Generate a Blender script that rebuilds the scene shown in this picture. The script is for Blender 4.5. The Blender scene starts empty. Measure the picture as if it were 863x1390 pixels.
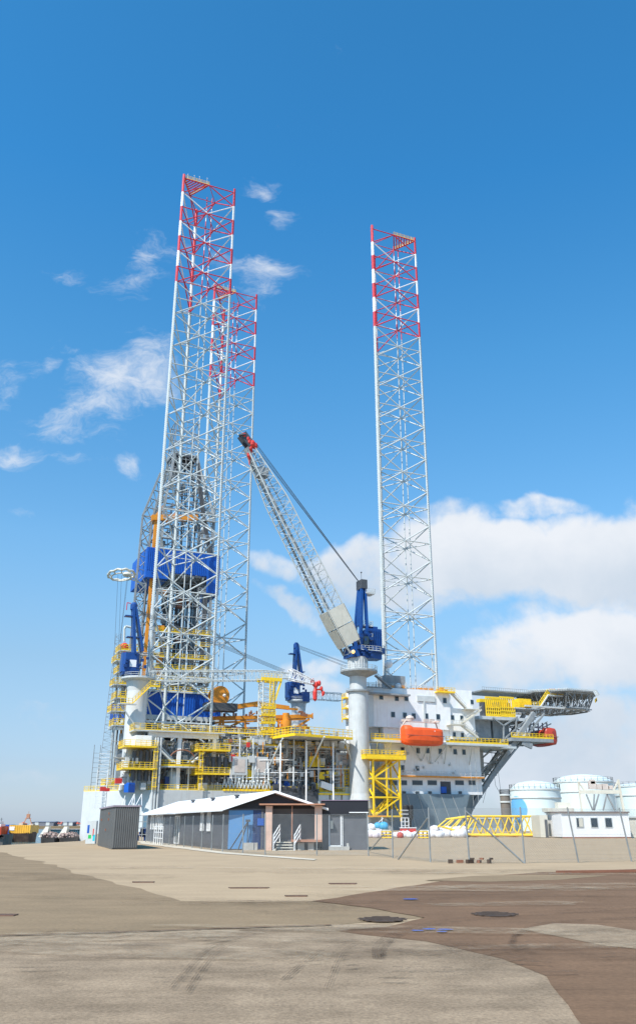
import bpy, math, random
from mathutils import Vector, noise
rnd = random.Random(7)
C = bpy.context.scene.collection
R = math.radians
# ------------------------------------------------------------------ survey: where the camera stands and how it looks
CAMH = 1.6
FPX, PX0, PY0, PITCH = 1171.0, 431.5, 650.0, R(21.8)
cp, sp = math.cos(PITCH), math.sin(PITCH)
TH = R(24.0); cu, su = math.cos(TH), math.sin(TH)       # heading of the rig's near side
def ray(px, py):
    xn = (px - PX0) / FPX; yn = (PY0 - py) / FPX
    return xn, cp - yn * sp, sp + yn * cp
def W(u, v, z): return (u * cu - v * su, u * su + v * cu, z)      # rig axes -> world
def on(px, py, v):
    x, y, z = ray(px, py); du = x * cu + y * su; dv = -x * su + y * cu; t = v / dv
    return Vector((du * t, v, CAMH + z * t))
def onu(px, py, u):
    x, y, z = ray(px, py); du = x * cu + y * su; dv = -x * su + y * cu; t = u / du
    return Vector((u, dv * t, CAMH + z * t))
def onz(px, py, zz):
    x, y, z = ray(px, py); t = (zz - CAMH) / z
    return Vector(((x * cu + y * su) * t, (-x * su + y * cu) * t, zz))
def at(px, py, Y):
    x, y, z = ray(px, py); return Vector((x / y * Y, Y, CAMH + z / y * Y))
def gnd(px, py, zz=0.0):
    x, y, z = ray(px, py); t = (zz - CAMH) / z
    return Vector((x * t, y * t, zz))
# ------------------------------------------------------------------ materials
MATS = {}
def mat(name, col, rough=.5, metal=0, var=.12, scale=.6, streak=0, streakcol=(.25, .16, .09), bump=0, bscale=8, spec=.5, wave=None):
    m = bpy.data.materials.new(name); m.use_nodes = True; MATS[name] = m
    nt = m.node_tree; N = nt.nodes; L = nt.links; b = N['Principled BSDF']
    b.inputs['Roughness'].default_value = rough; b.inputs['Metallic'].default_value = metal
    b.inputs['Specular IOR Level'].default_value = spec
    tc = N.new('ShaderNodeTexCoord')
    nz = N.new('ShaderNodeTexNoise'); nz.inputs['Scale'].default_value = scale; nz.inputs['Detail'].default_value = 8
    nz.inputs['Roughness'].default_value = .65; L.new(tc.outputs['Object'], nz.inputs['Vector'])
    mr = N.new('ShaderNodeMapRange'); mr.inputs[1].default_value = .3; mr.inputs[2].default_value = .7
    mr.inputs[3].default_value = 1 - var; mr.inputs[4].default_value = 1 + var * .6
    L.new(nz.outputs['Fac'], mr.inputs[0])
    hs = N.new('ShaderNodeHueSaturation'); hs.inputs['Color'].default_value = (*col, 1); L.new(mr.outputs[0], hs.inputs['Value'])
    out = hs.outputs['Color']
    if streak:
        mp = N.new('ShaderNodeMapping'); mp.inputs['Scale'].default_value = (1.6, 1.6, .12); L.new(tc.outputs['Object'], mp.inputs['Vector'])
        n2 = N.new('ShaderNodeTexNoise'); n2.inputs['Scale'].default_value = 1.1; n2.inputs['Detail'].default_value = 6; n2.inputs['Roughness'].default_value = .7
        L.new(mp.outputs[0], n2.inputs['Vector'])
        r2 = N.new('ShaderNodeMapRange'); r2.inputs[1].default_value = .52; r2.inputs[2].default_value = .75; r2.inputs[3].default_value = 0; r2.inputs[4].default_value = streak
        L.new(n2.outputs['Fac'], r2.inputs[0])
        mx = N.new('ShaderNodeMix'); mx.data_type = 'RGBA'; mx.inputs['B'].default_value = (*streakcol, 1)
        L.new(r2.outputs[0], mx.inputs['Factor']); L.new(out, mx.inputs['A']); out = mx.outputs['Result']
    L.new(out, b.inputs['Base Color'])
    if bump:
        n3 = N.new('ShaderNodeTexNoise'); n3.inputs['Scale'].default_value = bscale; n3.inputs['Detail'].default_value = 6
        L.new(tc.outputs['Object'], n3.inputs['Vector'])
        bp = N.new('ShaderNodeBump'); bp.inputs['Strength'].default_value = bump; bp.inputs['Distance'].default_value = .02
        L.new(n3.outputs['Fac'], bp.inputs['Height']); L.new(bp.outputs['Normal'], b.inputs['Normal'])
    return m
WHITE = mat('white_paint', (.83, .83, .82), .45, streak=.38, streakcol=(.52, .42, .32), var=.07)
LEGG = mat('galvanised_grey_paint', (.55, .585, .58), .5, var=.12, streak=.25, streakcol=(.42, .36, .30))
LEGR = mat('signal_red_paint', (.62, .035, .055), .45, var=.15)
LEGW = mat('signal_white_paint', (.82, .82, .82), .45, var=.06)
GREY = mat('light_grey_steel', (.52, .54, .54), .5, streak=.3)
MIDG = mat('mid_grey_steel', (.27, .29, .30), .5, var=.3, streak=.3)
DARK = mat('dark_steel', (.075, .08, .09), .55, var=.35)
BLACK = mat('black_rubber', (.02, .02, .022), .7)
YEL = mat('yellow_paint', (.90, .60, .02), .5, var=.15, scale=1.2, streak=.2, streakcol=(.5, .3, .06))
ORG = mat('ochre_orange_paint', (.72, .27, .02), .5, var=.2, streak=.3)
BLU = mat('blue_paint', (.008, .10, .46), .45, var=.15, streak=.2, streakcol=(.06, .14, .35))
CRB = mat('crane_blue_paint', (.008, .06, .25), .4, var=.2, scale=1.5, streak=.25, streakcol=(.05, .10, .2))
DBL = mat('dark_blue_paint', (.01, .045, .18), .4, var=.2)
RED = mat('red_paint', (.62, .04, .03), .45)
LBO = mat('lifeboat_orange', (.82, .10, .015), .5, var=.15, streak=.25, streakcol=(.7, .22, .08))
LBR = mat('lifeboat_red', (.45, .05, .03), .45, var=.1)
HULLW = mat('hull_pale_grey', (.58, .59, .585), .5, var=.08, streak=.35, streakcol=(.45, .4, .36))
HULLG = mat('hull_grey', (.50, .51, .50), .5, var=.1, streak=.4, streakcol=(.35, .31, .28))
HULLD = mat('hull_blue_grey', (.16, .215, .25), .5, var=.15, streak=.3, streakcol=(.3, .3, .3))
GLASS = mat('dark_window_glass', (.02, .04, .06), .08, var=.1, spec=.8)
CREAM = mat('cream_panel', (.62, .59, .50), .5, var=.1, streak=.3)
RUSTB = mat('brown_primer', (.28, .12, .07), .6, var=.3)
ROPE = mat('steel_rope', (.10, .11, .12), .5, .4)
CLUT = mat('mixed_pipework_grey', (.40, .40, .39), .5, var=.5, scale=1.3, streak=.4)
PINKW = mat('pale_pipe_lagging', (.58, .50, .45), .6, var=.2)
# ------------------------------------------------------------------ mesh builder
NOSPLIT = {'rack_teeth', 'wire_netting', 'tension_wire', 'bracing', 'chord', 'lattice_bracing', 'rubble', 'safety_net', 'wind_wall', 'cladding', 'shell', 'ribs', 'railing', 'luffing_rope', 'hanging_line'}
class MB:
    def __init__(s, rig=False): s.st = []; s.v = []; s.f = []; s.mi = []; s.sm = []; s.rig = rig; s.m = 0
    def add(s, vs, fs, smooth=False, cont=False):
        if not cont: s.st.append(len(s.f))
        b = len(s.v); s.v += [tuple(p) for p in vs]
        for f in fs: s.f.append(tuple(b + i for i in f)); s.mi.append(s.m); s.sm.append(smooth)
    def box(s, x0, x1, y0, y1, z0, z1):
        s.add([(x0,y0,z0),(x1,y0,z0),(x1,y1,z0),(x0,y1,z0),(x0,y0,z1),(x1,y0,z1),(x1,y1,z1),(x0,y1,z1)],
              [(0,3,2,1),(4,5,6,7),(0,1,5,4),(1,2,6,5),(2,3,7,6),(3,0,4,7)])
    def cbox(s, c, sx, sy, sz, rz=0):
        ca, sa = math.cos(rz), math.sin(rz); vs = []
        for dz in (-sz/2, sz/2):
            for dx, dy in ((-sx/2,-sy/2),(sx/2,-sy/2),(sx/2,sy/2),(-sx/2,sy/2)):
                vs.append((c[0]+dx*ca-dy*sa, c[1]+dx*sa+dy*ca, c[2]+dz))
        s.add(vs, [(0,3,2,1),(4,5,6,7),(0,1,5,4),(1,2,6,5),(2,3,7,6),(3,0,4,7)])
    def frame(s, p, q):
        p = Vector(p); q = Vector(q); d = (q - p)
        if d.length < 1e-6: d = Vector((0,0,1))
        d.normalize(); up = Vector((0,0,1)) if abs(d.z) < .95 else Vector((0,1,0))
        a = d.cross(up).normalized(); b = a.cross(d).normalized(); return p, q, a, b
    def tube(s, p, q, r, n=6, r2=None, caps=True):
        r2 = r if r2 is None else r2
        p, q, a, b = s.frame(p, q); vs = []
        for c, rr in ((p, r), (q, r2)):
            for i in range(n):
                t = 2*math.pi*(i+.5)/n; vs.append(c + a*math.cos(t)*rr + b*math.sin(t)*rr)
        s.add(vs, [(i, (i+1)%n, n+(i+1)%n, n+i) for i in range(n)], n > 4)
        if caps: s.add(vs, [tuple(range(n-1,-1,-1)), tuple(range(n, 2*n))], False, True)
    def beam(s, p, q, w, h=None):
        h = h or w; p, q, a, b = s.frame(p, q); vs = []
        for c in (p, q):
            for sx, sy in ((-1,-1),(1,-1),(1,1),(-1,1)): vs.append(c + a*w/2*sx + b*h/2*sy)
        s.add(vs, [(0,3,2,1),(4,5,6,7),(0,1,5,4),(1,2,6,5),(2,3,7,6),(3,0,4,7)])
    def path(s, pts, r, n=6):
        for a, b in zip(pts, pts[1:]): s.tube(a, b, r, n)
    def prism(s, poly, z0, z1):
        n = len(poly); a = sum(poly[i][0]*poly[(i+1)%n][1]-poly[(i+1)%n][0]*poly[i][1] for i in range(n))
        if a < 0: poly = poly[::-1]
        vs = [(p[0],p[1],z0) for p in poly]+[(p[0],p[1],z1) for p in poly]
        s.add(vs, [tuple(range(n-1,-1,-1)), tuple(range(n,2*n))]+[(i,(i+1)%n,n+(i+1)%n,n+i) for i in range(n)])
    def sheet(s, pts):
        a = sum(pts[i][0]*pts[(i+1)%len(pts)][1]-pts[(i+1)%len(pts)][0]*pts[i][1] for i in range(len(pts)))
        if a < 0: pts = pts[::-1]
        s.add(pts, [tuple(range(len(pts)))])
    def lathe(s, c, prof, n=24, smooth=True, a0=0, sx=1, sy=1, soft=False):
        if not soft and smooth and len(prof) > 2:
            for i, (p0, p1) in enumerate(zip(prof, prof[1:])):
                vs = [(c[0]+math.cos(2*math.pi*j/n+a0)*r*sx, c[1]+math.sin(2*math.pi*j/n+a0)*r*sy, c[2]+z) for r, z in (p0, p1) for j in range(n)]
                s.add(vs, [(j, (j+1)%n, n+(j+1)%n, n+j) for j in range(n)], True, i > 0)
                if i == 0: s.add(vs, [tuple(range(n-1,-1,-1))], False, True)
                if i == len(prof)-2: s.add(vs, [tuple(range(n, 2*n))], False, True)
            return
        vs = []; k = len(prof)
        for r, z in prof:
            for i in range(n):
                t = 2*math.pi*i/n+a0; vs.append((c[0]+math.cos(t)*r*sx, c[1]+math.sin(t)*r*sy, c[2]+z))
        s.add(vs, [(j*n+i, j*n+(i+1)%n, (j+1)*n+(i+1)%n, (j+1)*n+i) for j in range(k-1) for i in range(n)], smooth)
        s.add(vs, [tuple(range(n-1,-1,-1)), tuple(range((k-1)*n, k*n))], False, True)
    def ball(s, c, r, n=10, sx=1, sy=1, sz=1):
        s.lathe(c, [(max(.01, math.sin(math.pi*j/n))*r, -math.cos(math.pi*j/n)*r*sz) for j in range(n+1)], n*2, True, 0, sx, sy, True)
    def rail(s, pts, h=1.15, sp=1.8, r=.055, rails=(1, .55), toe=.2, close=False):
        pts = [Vector(p) for p in pts]
        if close: pts = pts + [pts[0]]
        for a, b in zip(pts, pts[1:]):
            L = (b-a).length
            for k in rails: s.tube(a+Vector((0,0,h*k)), b+Vector((0,0,h*k)), r, 4)
            if toe: s.beam(a+Vector((0,0,toe/2)), b+Vector((0,0,toe/2)), .03, toe)
            n = max(1, round(L/sp))
            for i in range(n+1):
                p = a.lerp(b, i/n); s.tube(p, p+Vector((0,0,h)), r, 4)
    def lattice(s, p, q, w, h, n, rc, rb, up=None, tip=None, base=None):
        """box truss from p to q: w across, h deep, n bays; tip/base = scale of the cross-section at the ends"""
        p = Vector(p); q = Vector(q); d = (q-p).normalized()
        up = Vector(up) if up else (Vector((0,0,1)) if abs(d.z) < .9 else Vector((0,1,0)))
        a = d.cross(up).normalized(); b = a.cross(d).normalized()
        def sec(t):
            k = 1
            if tip and t > tip[0]: k = 1+(tip[1]-1)*(t-tip[0])/(1-tip[0])
            if base and t < base[0]: k = 1+(base[1]-1)*(base[0]-t)/base[0]
            c = p.lerp(q, t); return [c+a*w/2*sx*k+b*h/2*sy*k for sx, sy in ((-1,-1),(1,-1),(1,1),(-1,1))]
        S = [sec(i/n) for i in range(n+1)]
        for i in range(n):
            for k in range(4):
                s.tube(S[i][k], S[i+1][k], rc, 6)
                k2 = (k+1)%4
                s.tube(S[i][k], S[i][k2], rb, 4)
                if i % 2: s.tube(S[i][k], S[i+1][k2], rb, 4)
                else: s.tube(S[i][k2], S[i+1][k], rb, 4)
        for k in range(4): s.tube(S[n][k], S[n][(k+1)%4], rb, 4)
        return S
    def begin(s): s.st.append(len(s.f))
    def clusters(s):
        # pieces whose boxes touch stay together; separate pieces become parts of their own
        parts = []; st = s.st + [len(s.f)]
        for a, b in zip(st, st[1:]):
            if b <= a: continue
            vi = {i for f in s.f[a:b] for i in f}; ps = [s.v[i] for i in vi]
            parts.append(([min(p[k] for p in ps)-.06 for k in range(3)], [max(p[k] for p in ps)+.06 for k in range(3)], a, b))
        n = len(parts); par = list(range(n))
        def find(i):
            while par[i] != i: par[i] = par[par[i]]; i = par[i]
            return i
        for i in range(n):
            for j in range(i):
                A, B = parts[i], parts[j]
                if all(A[0][k] <= B[1][k] and B[0][k] <= A[1][k] for k in range(3)): par[find(i)] = find(j)
        g = {}
        for i in range(n): g.setdefault(find(i), []).append(parts[i])
        return list(g.values())
    def build(s, name, mats, parent=None, loc=None, split=True):
        if parent is not None and split and name not in NOSPLIT and 1 < len(s.st) < 700:
            g = s.clusters()
            if 1 < len(g) <= 95:
                first = None
                for parts in g:
                    m = MB(s.rig); idx = {}
                    for _, _, a, b in parts:
                        for fi in range(a, b):
                            f = []
                            for i in s.f[fi]:
                                if i not in idx: idx[i] = len(m.v); m.v.append(s.v[i])
                                f.append(idx[i])
                            m.f.append(tuple(f)); m.mi.append(s.mi[fi]); m.sm.append(s.sm[fi])
                    o = m.build(name, mats, parent, loc, False); first = first or o
                return first
        if not isinstance(mats, (list, tuple)): mats = [mats]
        me = bpy.data.meshes.new(name)
        vs = [W(*p) for p in s.v] if s.rig else s.v
        if parent is not None: off = WL[parent.name]
        elif loc is not None: off = Vector(loc)
        else:
            xs = [p[0] for p in vs]; ys = [p[1] for p in vs]; zs = [p[2] for p in vs]
            off = Vector(((min(xs)+max(xs))/2, (min(ys)+max(ys))/2, min(zs)))
        me.from_pydata([(p[0]-off[0], p[1]-off[1], p[2]-off[2]) for p in vs], [], s.f); me.update()
        for m in mats: me.materials.append(m)
        me.polygons.foreach_set('material_index', s.mi); me.polygons.foreach_set('use_smooth', s.sm)
        o = bpy.data.objects.new(name, me); C.objects.link(o)
        if parent is not None:
            top = parent
            o.parent = parent; WL[o.name] = off
            if parent.type == 'MESH' or parent.parent: pass
        else: o.location = off; WL[o.name] = off
        return o
WL = {}
def tag(o, label=None, cat=None, group=None, kind=None):
    if label: o['label'] = label
    if cat: o['category'] = cat
    if group: o['group'] = group
    if kind: o['kind'] = kind
    return o
def thing(name, label, cat, loc, group=None, rig=False):
    if rig: loc = W(*loc)
    o = bpy.data.objects.new(name, None); C.objects.link(o); o.location = loc; WL[o.name] = Vector(loc)
    o.empty_display_size = .5
    return tag(o, label, cat, group)
def struct(name, mb, m, loc=None):
    return tag(mb.build(name, m, None, loc), kind='structure')
def copy_tree(o, parent=None):
    c = o.copy(); C.objects.link(c)
    if parent is not None: c.parent = parent
    for ch in list(o.children): copy_tree(ch, c)
    return c
def wobble(pts, step, amp, seed=0):
    out = []
    for i, a in enumerate(pts):
        b = pts[(i+1)%len(pts)]; a = Vector(a); b = Vector(b); L = (b-a).length; n = max(1, int(L/step))
        for k in range(n):
            p = a.lerp(b, k/n); dist = max(.3, p.length/40)
            nz = noise.noise_vector(Vector((p.x*.9/dist**.5+seed, p.y*.9/dist**.5, seed*.7)))
            n2 = noise.noise_vector(Vector((p.x*5/dist**.5, p.y*5/dist**.5, seed+9.)))
            out.append((p.x+(nz.x+n2.x*.35)*amp*dist, p.y+(nz.y+n2.y*.35)*amp*dist, p.z))
    return out
# ------------------------------------------------------------------ camera, light, sky
cam = bpy.data.cameras.new('camera'); co = bpy.data.objects.new('camera', cam); C.objects.link(co)
co.location = (0, 0, CAMH); co.rotation_euler = (R(90)+PITCH, 0, 0)
cam.sensor_fit = 'VERTICAL'; cam.sensor_height = 24; cam.lens = FPX/1390*24; cam.shift_y = -45/1390
cam.clip_start = .1; cam.clip_end = 20000
bpy.context.scene.camera = co
SUNV = Vector((-.60, -.80, 0)).normalized(); EL = R(50)
sv = Vector((SUNV.x*math.cos(EL), SUNV.y*math.cos(EL), math.sin(EL)))
sl = bpy.data.lights.new('sun', 'SUN'); sl.energy = 4.6; sl.angle = R(.53); sl.color = (1, .955, .88)
so = bpy.data.objects.new('sun', sl); C.objects.link(so); so.rotation_euler = sv.to_track_quat('Z', 'Y').to_euler(); so.location = (0, 0, 300)
sc = bpy.context.scene
sc.view_settings.view_transform = 'Standard'; sc.view_settings.look = 'None'; sc.view_settings.gamma = 1; sc.view_settings.exposure = .40
w = bpy.data.worlds.new('World'); sc.world = w; w.use_nodes = True
nt = w.node_tree; N = nt.nodes; L = nt.links; bg = N['Background']; bg.inputs['Strength'].default_value = .12
sky = N.new('ShaderNodeTexSky'); sky.sky_type = 'NISHITA'; sky.sun_disc = False
sky.sun_elevation = EL; sky.sun_rotation = math.atan2(sv.x, sv.y) % (2*math.pi)
sky.air_density = 1.0; sky.dust_density = .6; sky.ozone_density = 2.2
def M(op, a, b=None, c=None, clamp=False):
    n = N.new('ShaderNodeMath'); n.operation = op; n.use_clamp = clamp
    for i, x in enumerate((a, b, c)):
        if x is None: continue
        if isinstance(x, (int, float)): n.inputs[i].default_value = x
        else: L.new(x, n.inputs[i])
    return n.outputs[0]
def MR(x, a, b, c=0., d=1., smooth=True):
    n = N.new('ShaderNodeMapRange'); n.interpolation_type = 'SMOOTHSTEP' if smooth else 'LINEAR'
    L.new(x, n.inputs[0])
    for i, k in enumerate((a, b, c, d)): n.inputs[i+1].default_value = k
    return n.outputs[0]
tc = N.new('ShaderNodeTexCoord'); sep = N.new('ShaderNodeSeparateXYZ'); L.new(tc.outputs['Generated'], sep.inputs[0])
yy = M('MAXIMUM', sep.outputs[1], .02)
U = M('DIVIDE', sep.outputs[0], yy); V = M('DIVIDE', sep.outputs[2], yy)     # sky laid out on the plane north of here
cmb = N.new('ShaderNodeCombineXYZ'); L.new(U, cmb.inputs[0]); L.new(V, cmb.inputs[1])
def fbm(scale, detail, rough, vec=None, off=0):
    n = N.new('ShaderNodeTexNoise'); n.inputs['Scale'].default_value = scale; n.inputs['Detail'].default_value = detail
    n.inputs['Roughness'].default_value = rough; n.inputs['Distortion'].default_value = .25
    mp = N.new('ShaderNodeMapping'); mp.inputs['Location'].default_value = (off, off*.7, 0); L.new(vec or cmb.outputs[0], mp.inputs[0])
    L.new(mp.outputs[0], n.inputs['Vector']); return n
wp = fbm(7, 4, .6, off=3.1)
wv = N.new('ShaderNodeVectorMath'); wv.operation = 'MULTIPLY_ADD'; L.new(wp.outputs['Color'], wv.inputs[0])
wv.inputs[1].default_value = (.10, .08, 0); L.new(cmb.outputs[0], wv.inputs[2])
ws = N.new('ShaderNodeVectorMath'); ws.operation = 'SUBTRACT'; L.new(wv.outputs[0], ws.inputs[0]); ws.inputs[1].default_value = (.05, .04, 0)
se2 = N.new('ShaderNodeSeparateXYZ'); L.new(ws.outputs[0], se2.inputs[0]); U2, V2 = se2.outputs[0], se2.outputs[1]
def blobs(lst, r0=.35, r1=1.25):
    tot = None
    for (px, py, rx, ry, amp, ang) in lst:
        x, y, z = ray(px, py); cu_, cv_ = x/y, z/y
        x2, y2, z2 = ray(px+10, py); x3, y3, z3 = ray(px, py-10)
        ru = (x2/y2-cu_)/10*rx; rv = (z3/y3-cv_)/10*ry
        a = R(ang); du = M('SUBTRACT', U2, cu_); dv = M('SUBTRACT', V2, cv_)
        e1 = M('ADD', M('MULTIPLY', du, math.cos(a)/ru), M('MULTIPLY', dv, math.sin(a)/ru))
        e2 = M('ADD', M('MULTIPLY', du, -math.sin(a)/rv), M('MULTIPLY', dv, math.cos(a)/rv))
        d = M('SQRT', M('ADD', M('MULTIPLY', e1, e1), M('MULTIPLY', e2, e2)))
        k = MR(d, r0, r1, amp, 0.)
        tot = k if tot is None else M('MAXIMUM', tot, k)
    return tot
thick = blobs([(720,842,200,30,.42,0),(600,700,60,26,.55,0),(740,693,90,22,.6,0),(560,790,150,62,.8,0),(660,758,190,72,1,0),(800,765,190,85,1,0),(960,780,260,110,1,0),(480,768,90,44,.8,8),
               (400,815,80,20,.55,-25),(370,757,70,26,.52,-15),(830,890,250,70,.85,0),(690,900,130,70,.75,0),(640,1000,260,110,.7,0),
               (830,1020,260,100,.85,0),(430,905,60,28,.62,10),(445,930,60,30,.6,0),(400,985,120,50,.4,0)])
thin = blobs([(170,520,95,50,.85,25),(120,560,85,38,.75,12),(205,490,50,30,.8,0),(25,530,44,44,.55,0),(60,505,24,16,.6,40),(18,622,50,18,.6,0),(95,626,40,12,.6,0),
              (182,632,20,13,.5,0),(208,350,40,24,.62,25),(172,385,34,26,.5,60),(355,370,48,40,.72,0),(330,350,60,34,.55,0),(345,264,34,12,.6,-25),
              (382,296,24,12,.6,-50),(75,370,52,11,.55,-5),(50,701,24,10,.55,0),(30,960,90,25,.5,0),(15,1050,70,20,.5,0),(100,478,34,12,.4,0),(280,640,60,30,.2,0)], 0., 1.75)
f1 = M('ADD', M('MULTIPLY', fbm(7, 10, .6).outputs['Fac'], .72), M('MULTIPLY', fbm(30, 8, .6, off=4).outputs['Fac'], .28))
mpw = N.new('ShaderNodeMapping'); mpw.inputs['Rotation'].default_value = (0,0,R(-28)); mpw.inputs['Scale'].default_value = (1,1.9,1); L.new(ws.outputs[0], mpw.inputs[0])
f2 = fbm(11, 11, .68, mpw.outputs[0], off=9).outputs['Fac']
d1 = MR(M('ADD', thick, M('MULTIPLY', M('SUBTRACT', f1, .5), 1.9)), .26, .80)
d2 = MR(M('ADD', thin, M('MULTIPLY', M('SUBTRACT', f2, .5), 2.3)), .26, 1.25, 0., .86)
d2 = M('MULTIPLY', d2, MR(thin, .0, .14)); dens = M('MAXIMUM', d1, d2)
haz = MR(sep.outputs[2], 0., .34, .55, 0.)                                   # pale air low down
up_ = M('MULTIPLY', MR(V2, .345, .25, 0, 1), MR(V2, .215, .235)); lo_ = M('MULTIPLY', MR(V2, .215, .10, 0, 1), MR(V2, .235, .215, 0, 1))
shade = M('ADD', M('MULTIPLY', M('MAXIMUM', up_, lo_), .75), M('MULTIPLY', M('SUBTRACT', fbm(9, 7, .6, off=21).outputs['Fac'], .5), 1.3), clamp=True)
cc = N.new('ShaderNodeMix'); cc.data_type = 'RGBA'; L.new(shade, cc.inputs['Factor'])
CLS = 6.4
cc.inputs['A'].default_value = (.84*CLS, .88*CLS, .94*CLS, 1); cc.inputs['B'].default_value = (.58*CLS, .68*CLS, .80*CLS, 1)
hs = N.new('ShaderNodeHueSaturation'); hs.inputs['Saturation'].default_value = 1.12; hs.inputs['Value'].default_value = 1.0; hs.inputs['Hue'].default_value = .492
L.new(sky.outputs[0], hs.inputs['Color'])
m1 = N.new('ShaderNodeMix'); m1.data_type = 'RGBA'; L.new(haz, m1.inputs['Factor']); L.new(hs.outputs[0], m1.inputs['A'])
m1.inputs['B'].default_value = (.48*CLS, .64*CLS, .80*CLS, 1)
cr = N.new('ShaderNodeValToRGB'); L.new(sep.outputs[2], cr.inputs[0]); el = cr.color_ramp.elements      # air colour by elevation
K = 1.6
stops = [(0.0,(.84,.88,1.0)),(.06,(.80,.85,.98)),(.17,(.86,.94,1.0)),(.30,(.95,1.2,1.27)),(.49,(.66,1.26,1.45)),(.65,(.42,1.2,1.52)),(.78,(.42,1.18,1.46))]
while len(el) < len(stops): el.new(.5)
for e_, (p_, c_) in zip(el, stops): e_.position = p_; e_.color = (c_[0]/K, c_[1]/K, c_[2]/K, 1)
mt = N.new('ShaderNodeMix'); mt.data_type = 'RGBA'; mt.blend_type = 'MULTIPLY'; mt.inputs['Factor'].default_value = 1
L.new(m1.outputs['Result'], mt.inputs['A'])
vs_ = N.new('ShaderNodeVectorMath'); vs_.operation = 'SCALE'; vs_.inputs['Scale'].default_value = K; L.new(cr.outputs[0], vs_.inputs[0]); L.new(vs_.outputs[0], mt.inputs['B'])
m2 = N.new('ShaderNodeMix'); m2.data_type = 'RGBA'; L.new(dens, m2.inputs['Factor']); L.new(mt.outputs['Result'], m2.inputs['A']); L.new(cc.outputs['Result'], m2.inputs['B'])
L.new(m2.outputs['Result'], bg.inputs['Color'])

# ------------------------------------------------------------------ ground, water
def groundmat(name, col, col2, var=.25, scale=.35, fine=14, bump=.3, streaks=0):
    m = bpy.data.materials.new(name); m.use_nodes = True; nt = m.node_tree; N = nt.nodes; L = nt.links; b = N['Principled BSDF']
    b.inputs['Roughness'].default_value = .9; b.inputs['Specular IOR Level'].default_value = .2
    tc = N.new('ShaderNodeTexCoord')
    def nz(s, d, r=.6, sc=None):
        n = N.new('ShaderNodeTexNoise'); n.inputs['Scale'].default_value = s; n.inputs['Detail'].default_value = d; n.inputs['Roughness'].default_value = r
        if sc:
            mp = N.new('ShaderNodeMapping'); mp.inputs['Scale'].default_value = sc; L.new(tc.outputs['Object'], mp.inputs[0]); L.new(mp.outputs[0], n.inputs['Vector'])
        else: L.new(tc.outputs['Object'], n.inputs['Vector'])
        return n.outputs['Fac']
    def mr(x, a, b_, c, d):
        n = N.new('ShaderNodeMapRange'); L.new(x, n.inputs[0])
        for i, k in enumerate((a, b_, c, d)): n.inputs[i+1].default_value = k
        return n.outputs[0]
    mx = N.new('ShaderNodeMix'); mx.data_type = 'RGBA'; mx.inputs['A'].default_value = (*col, 1); mx.inputs['B'].default_value = (*col2, 1)
    L.new(mr(nz(scale, 9, .62), .36, .66, 0, 1), mx.inputs['Factor'])
    h = N.new('ShaderNodeHueSaturation'); L.new(mx.outputs['Result'], h.inputs['Color'])
    mu = N.new('ShaderNodeMath'); mu.operation = 'MULTIPLY'
    L.new(mr(nz(fine, 8, .75), .3, .7, 1-var, 1+var), mu.inputs[0]); L.new(mr(nz(.9, 6, .6, (.25, 1.5, 1)), .35, .7, 1+var*.25, 1-var*.35), mu.inputs[1])
    out = mu.outputs[0]
    if streaks:
        m3 = N.new('ShaderNodeMath'); m3.operation = 'MULTIPLY'; L.new(out, m3.inputs[0])
        L.new(mr(nz(1.3, 5, .6, (.18, 2.6, 1)), .5, .72, 1, 1-streaks), m3.inputs[1]); out = m3.outputs[0]
    L.new(out, h.inputs['Value']); L.new(h.outputs[0], b.inputs['Base Color'])
    bp = N.new('ShaderNodeBump'); bp.inputs['Strength'].default_value = bump; bp.inputs['Distance'].default_value = .01
    L.new(nz(40, 6, .7), bp.inputs['Height']); L.new(bp.outputs[0], b.inputs['Normal'])
    return m
G_PALE = groundmat('pale_concrete', (.41, .30, .188), (.355, .26, .163), .16)
G_DARK = groundmat('worn_concrete', (.26, .183, .108), (.215, .153, .09), .22, .6)
G_GREY = groundmat('grey_aggregate_asphalt', (.32, .235, .155), (.215, .155, .10), .4, 1.2, 26, .8, .12)
G_BROWN = groundmat('brown_asphalt', (.19, .112, .064), (.15, .088, .05), .28, .5, 16, .5, .2)
G_SEAM = groundmat('seam_tar', (.16, .10, .06), (.13, .08, .05), .3)
G_LIGHT = groundmat('light_edge_concrete', (.56, .49, .39), (.47, .41, .32), .2)
wm = bpy.data.materials.new('harbour_water'); wm.use_nodes = True; b = wm.node_tree.nodes['Principled BSDF']
b.inputs['Base Color'].default_value = (.06, .12, .12, 1); b.inputs['Roughness'].default_value = .12
n_ = wm.node_tree.nodes.new('ShaderNodeTexNoise'); n_.inputs['Scale'].default_value = .5; n_.inputs['Detail'].default_value = 5
t_ = wm.node_tree.nodes.new('ShaderNodeTexCoord'); wm.node_tree.links.new(t_.outputs['Object'], n_.inputs['Vector'])
bb = wm.node_tree.nodes.new('ShaderNodeBump'); bb.inputs['Strength'].default_value = .9; bb.inputs['Distance'].default_value = .5
wm.node_tree.links.new(n_.outputs['Fac'], bb.inputs['Height']); wm.node_tree.links.new(bb.outputs[0], b.inputs['Normal'])
mb = MB(); mb.add([(-9000,-500,-3),(9000,-500,-3),(9000,12000,-3),(-9000,12000,-3)], [(0,1,2,3)]); struct('water', mb, wm, (0,0,-3))
q0 = gnd(-60, 1151); q1 = gnd(0, 1147.5); q2 = gnd(112, 1141.5)
hs1 = Vector(W(52, 214, 0)); hs2 = Vector(W(150, 214, 0)); hs0 = Vector(W(44, 225, 0))
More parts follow.
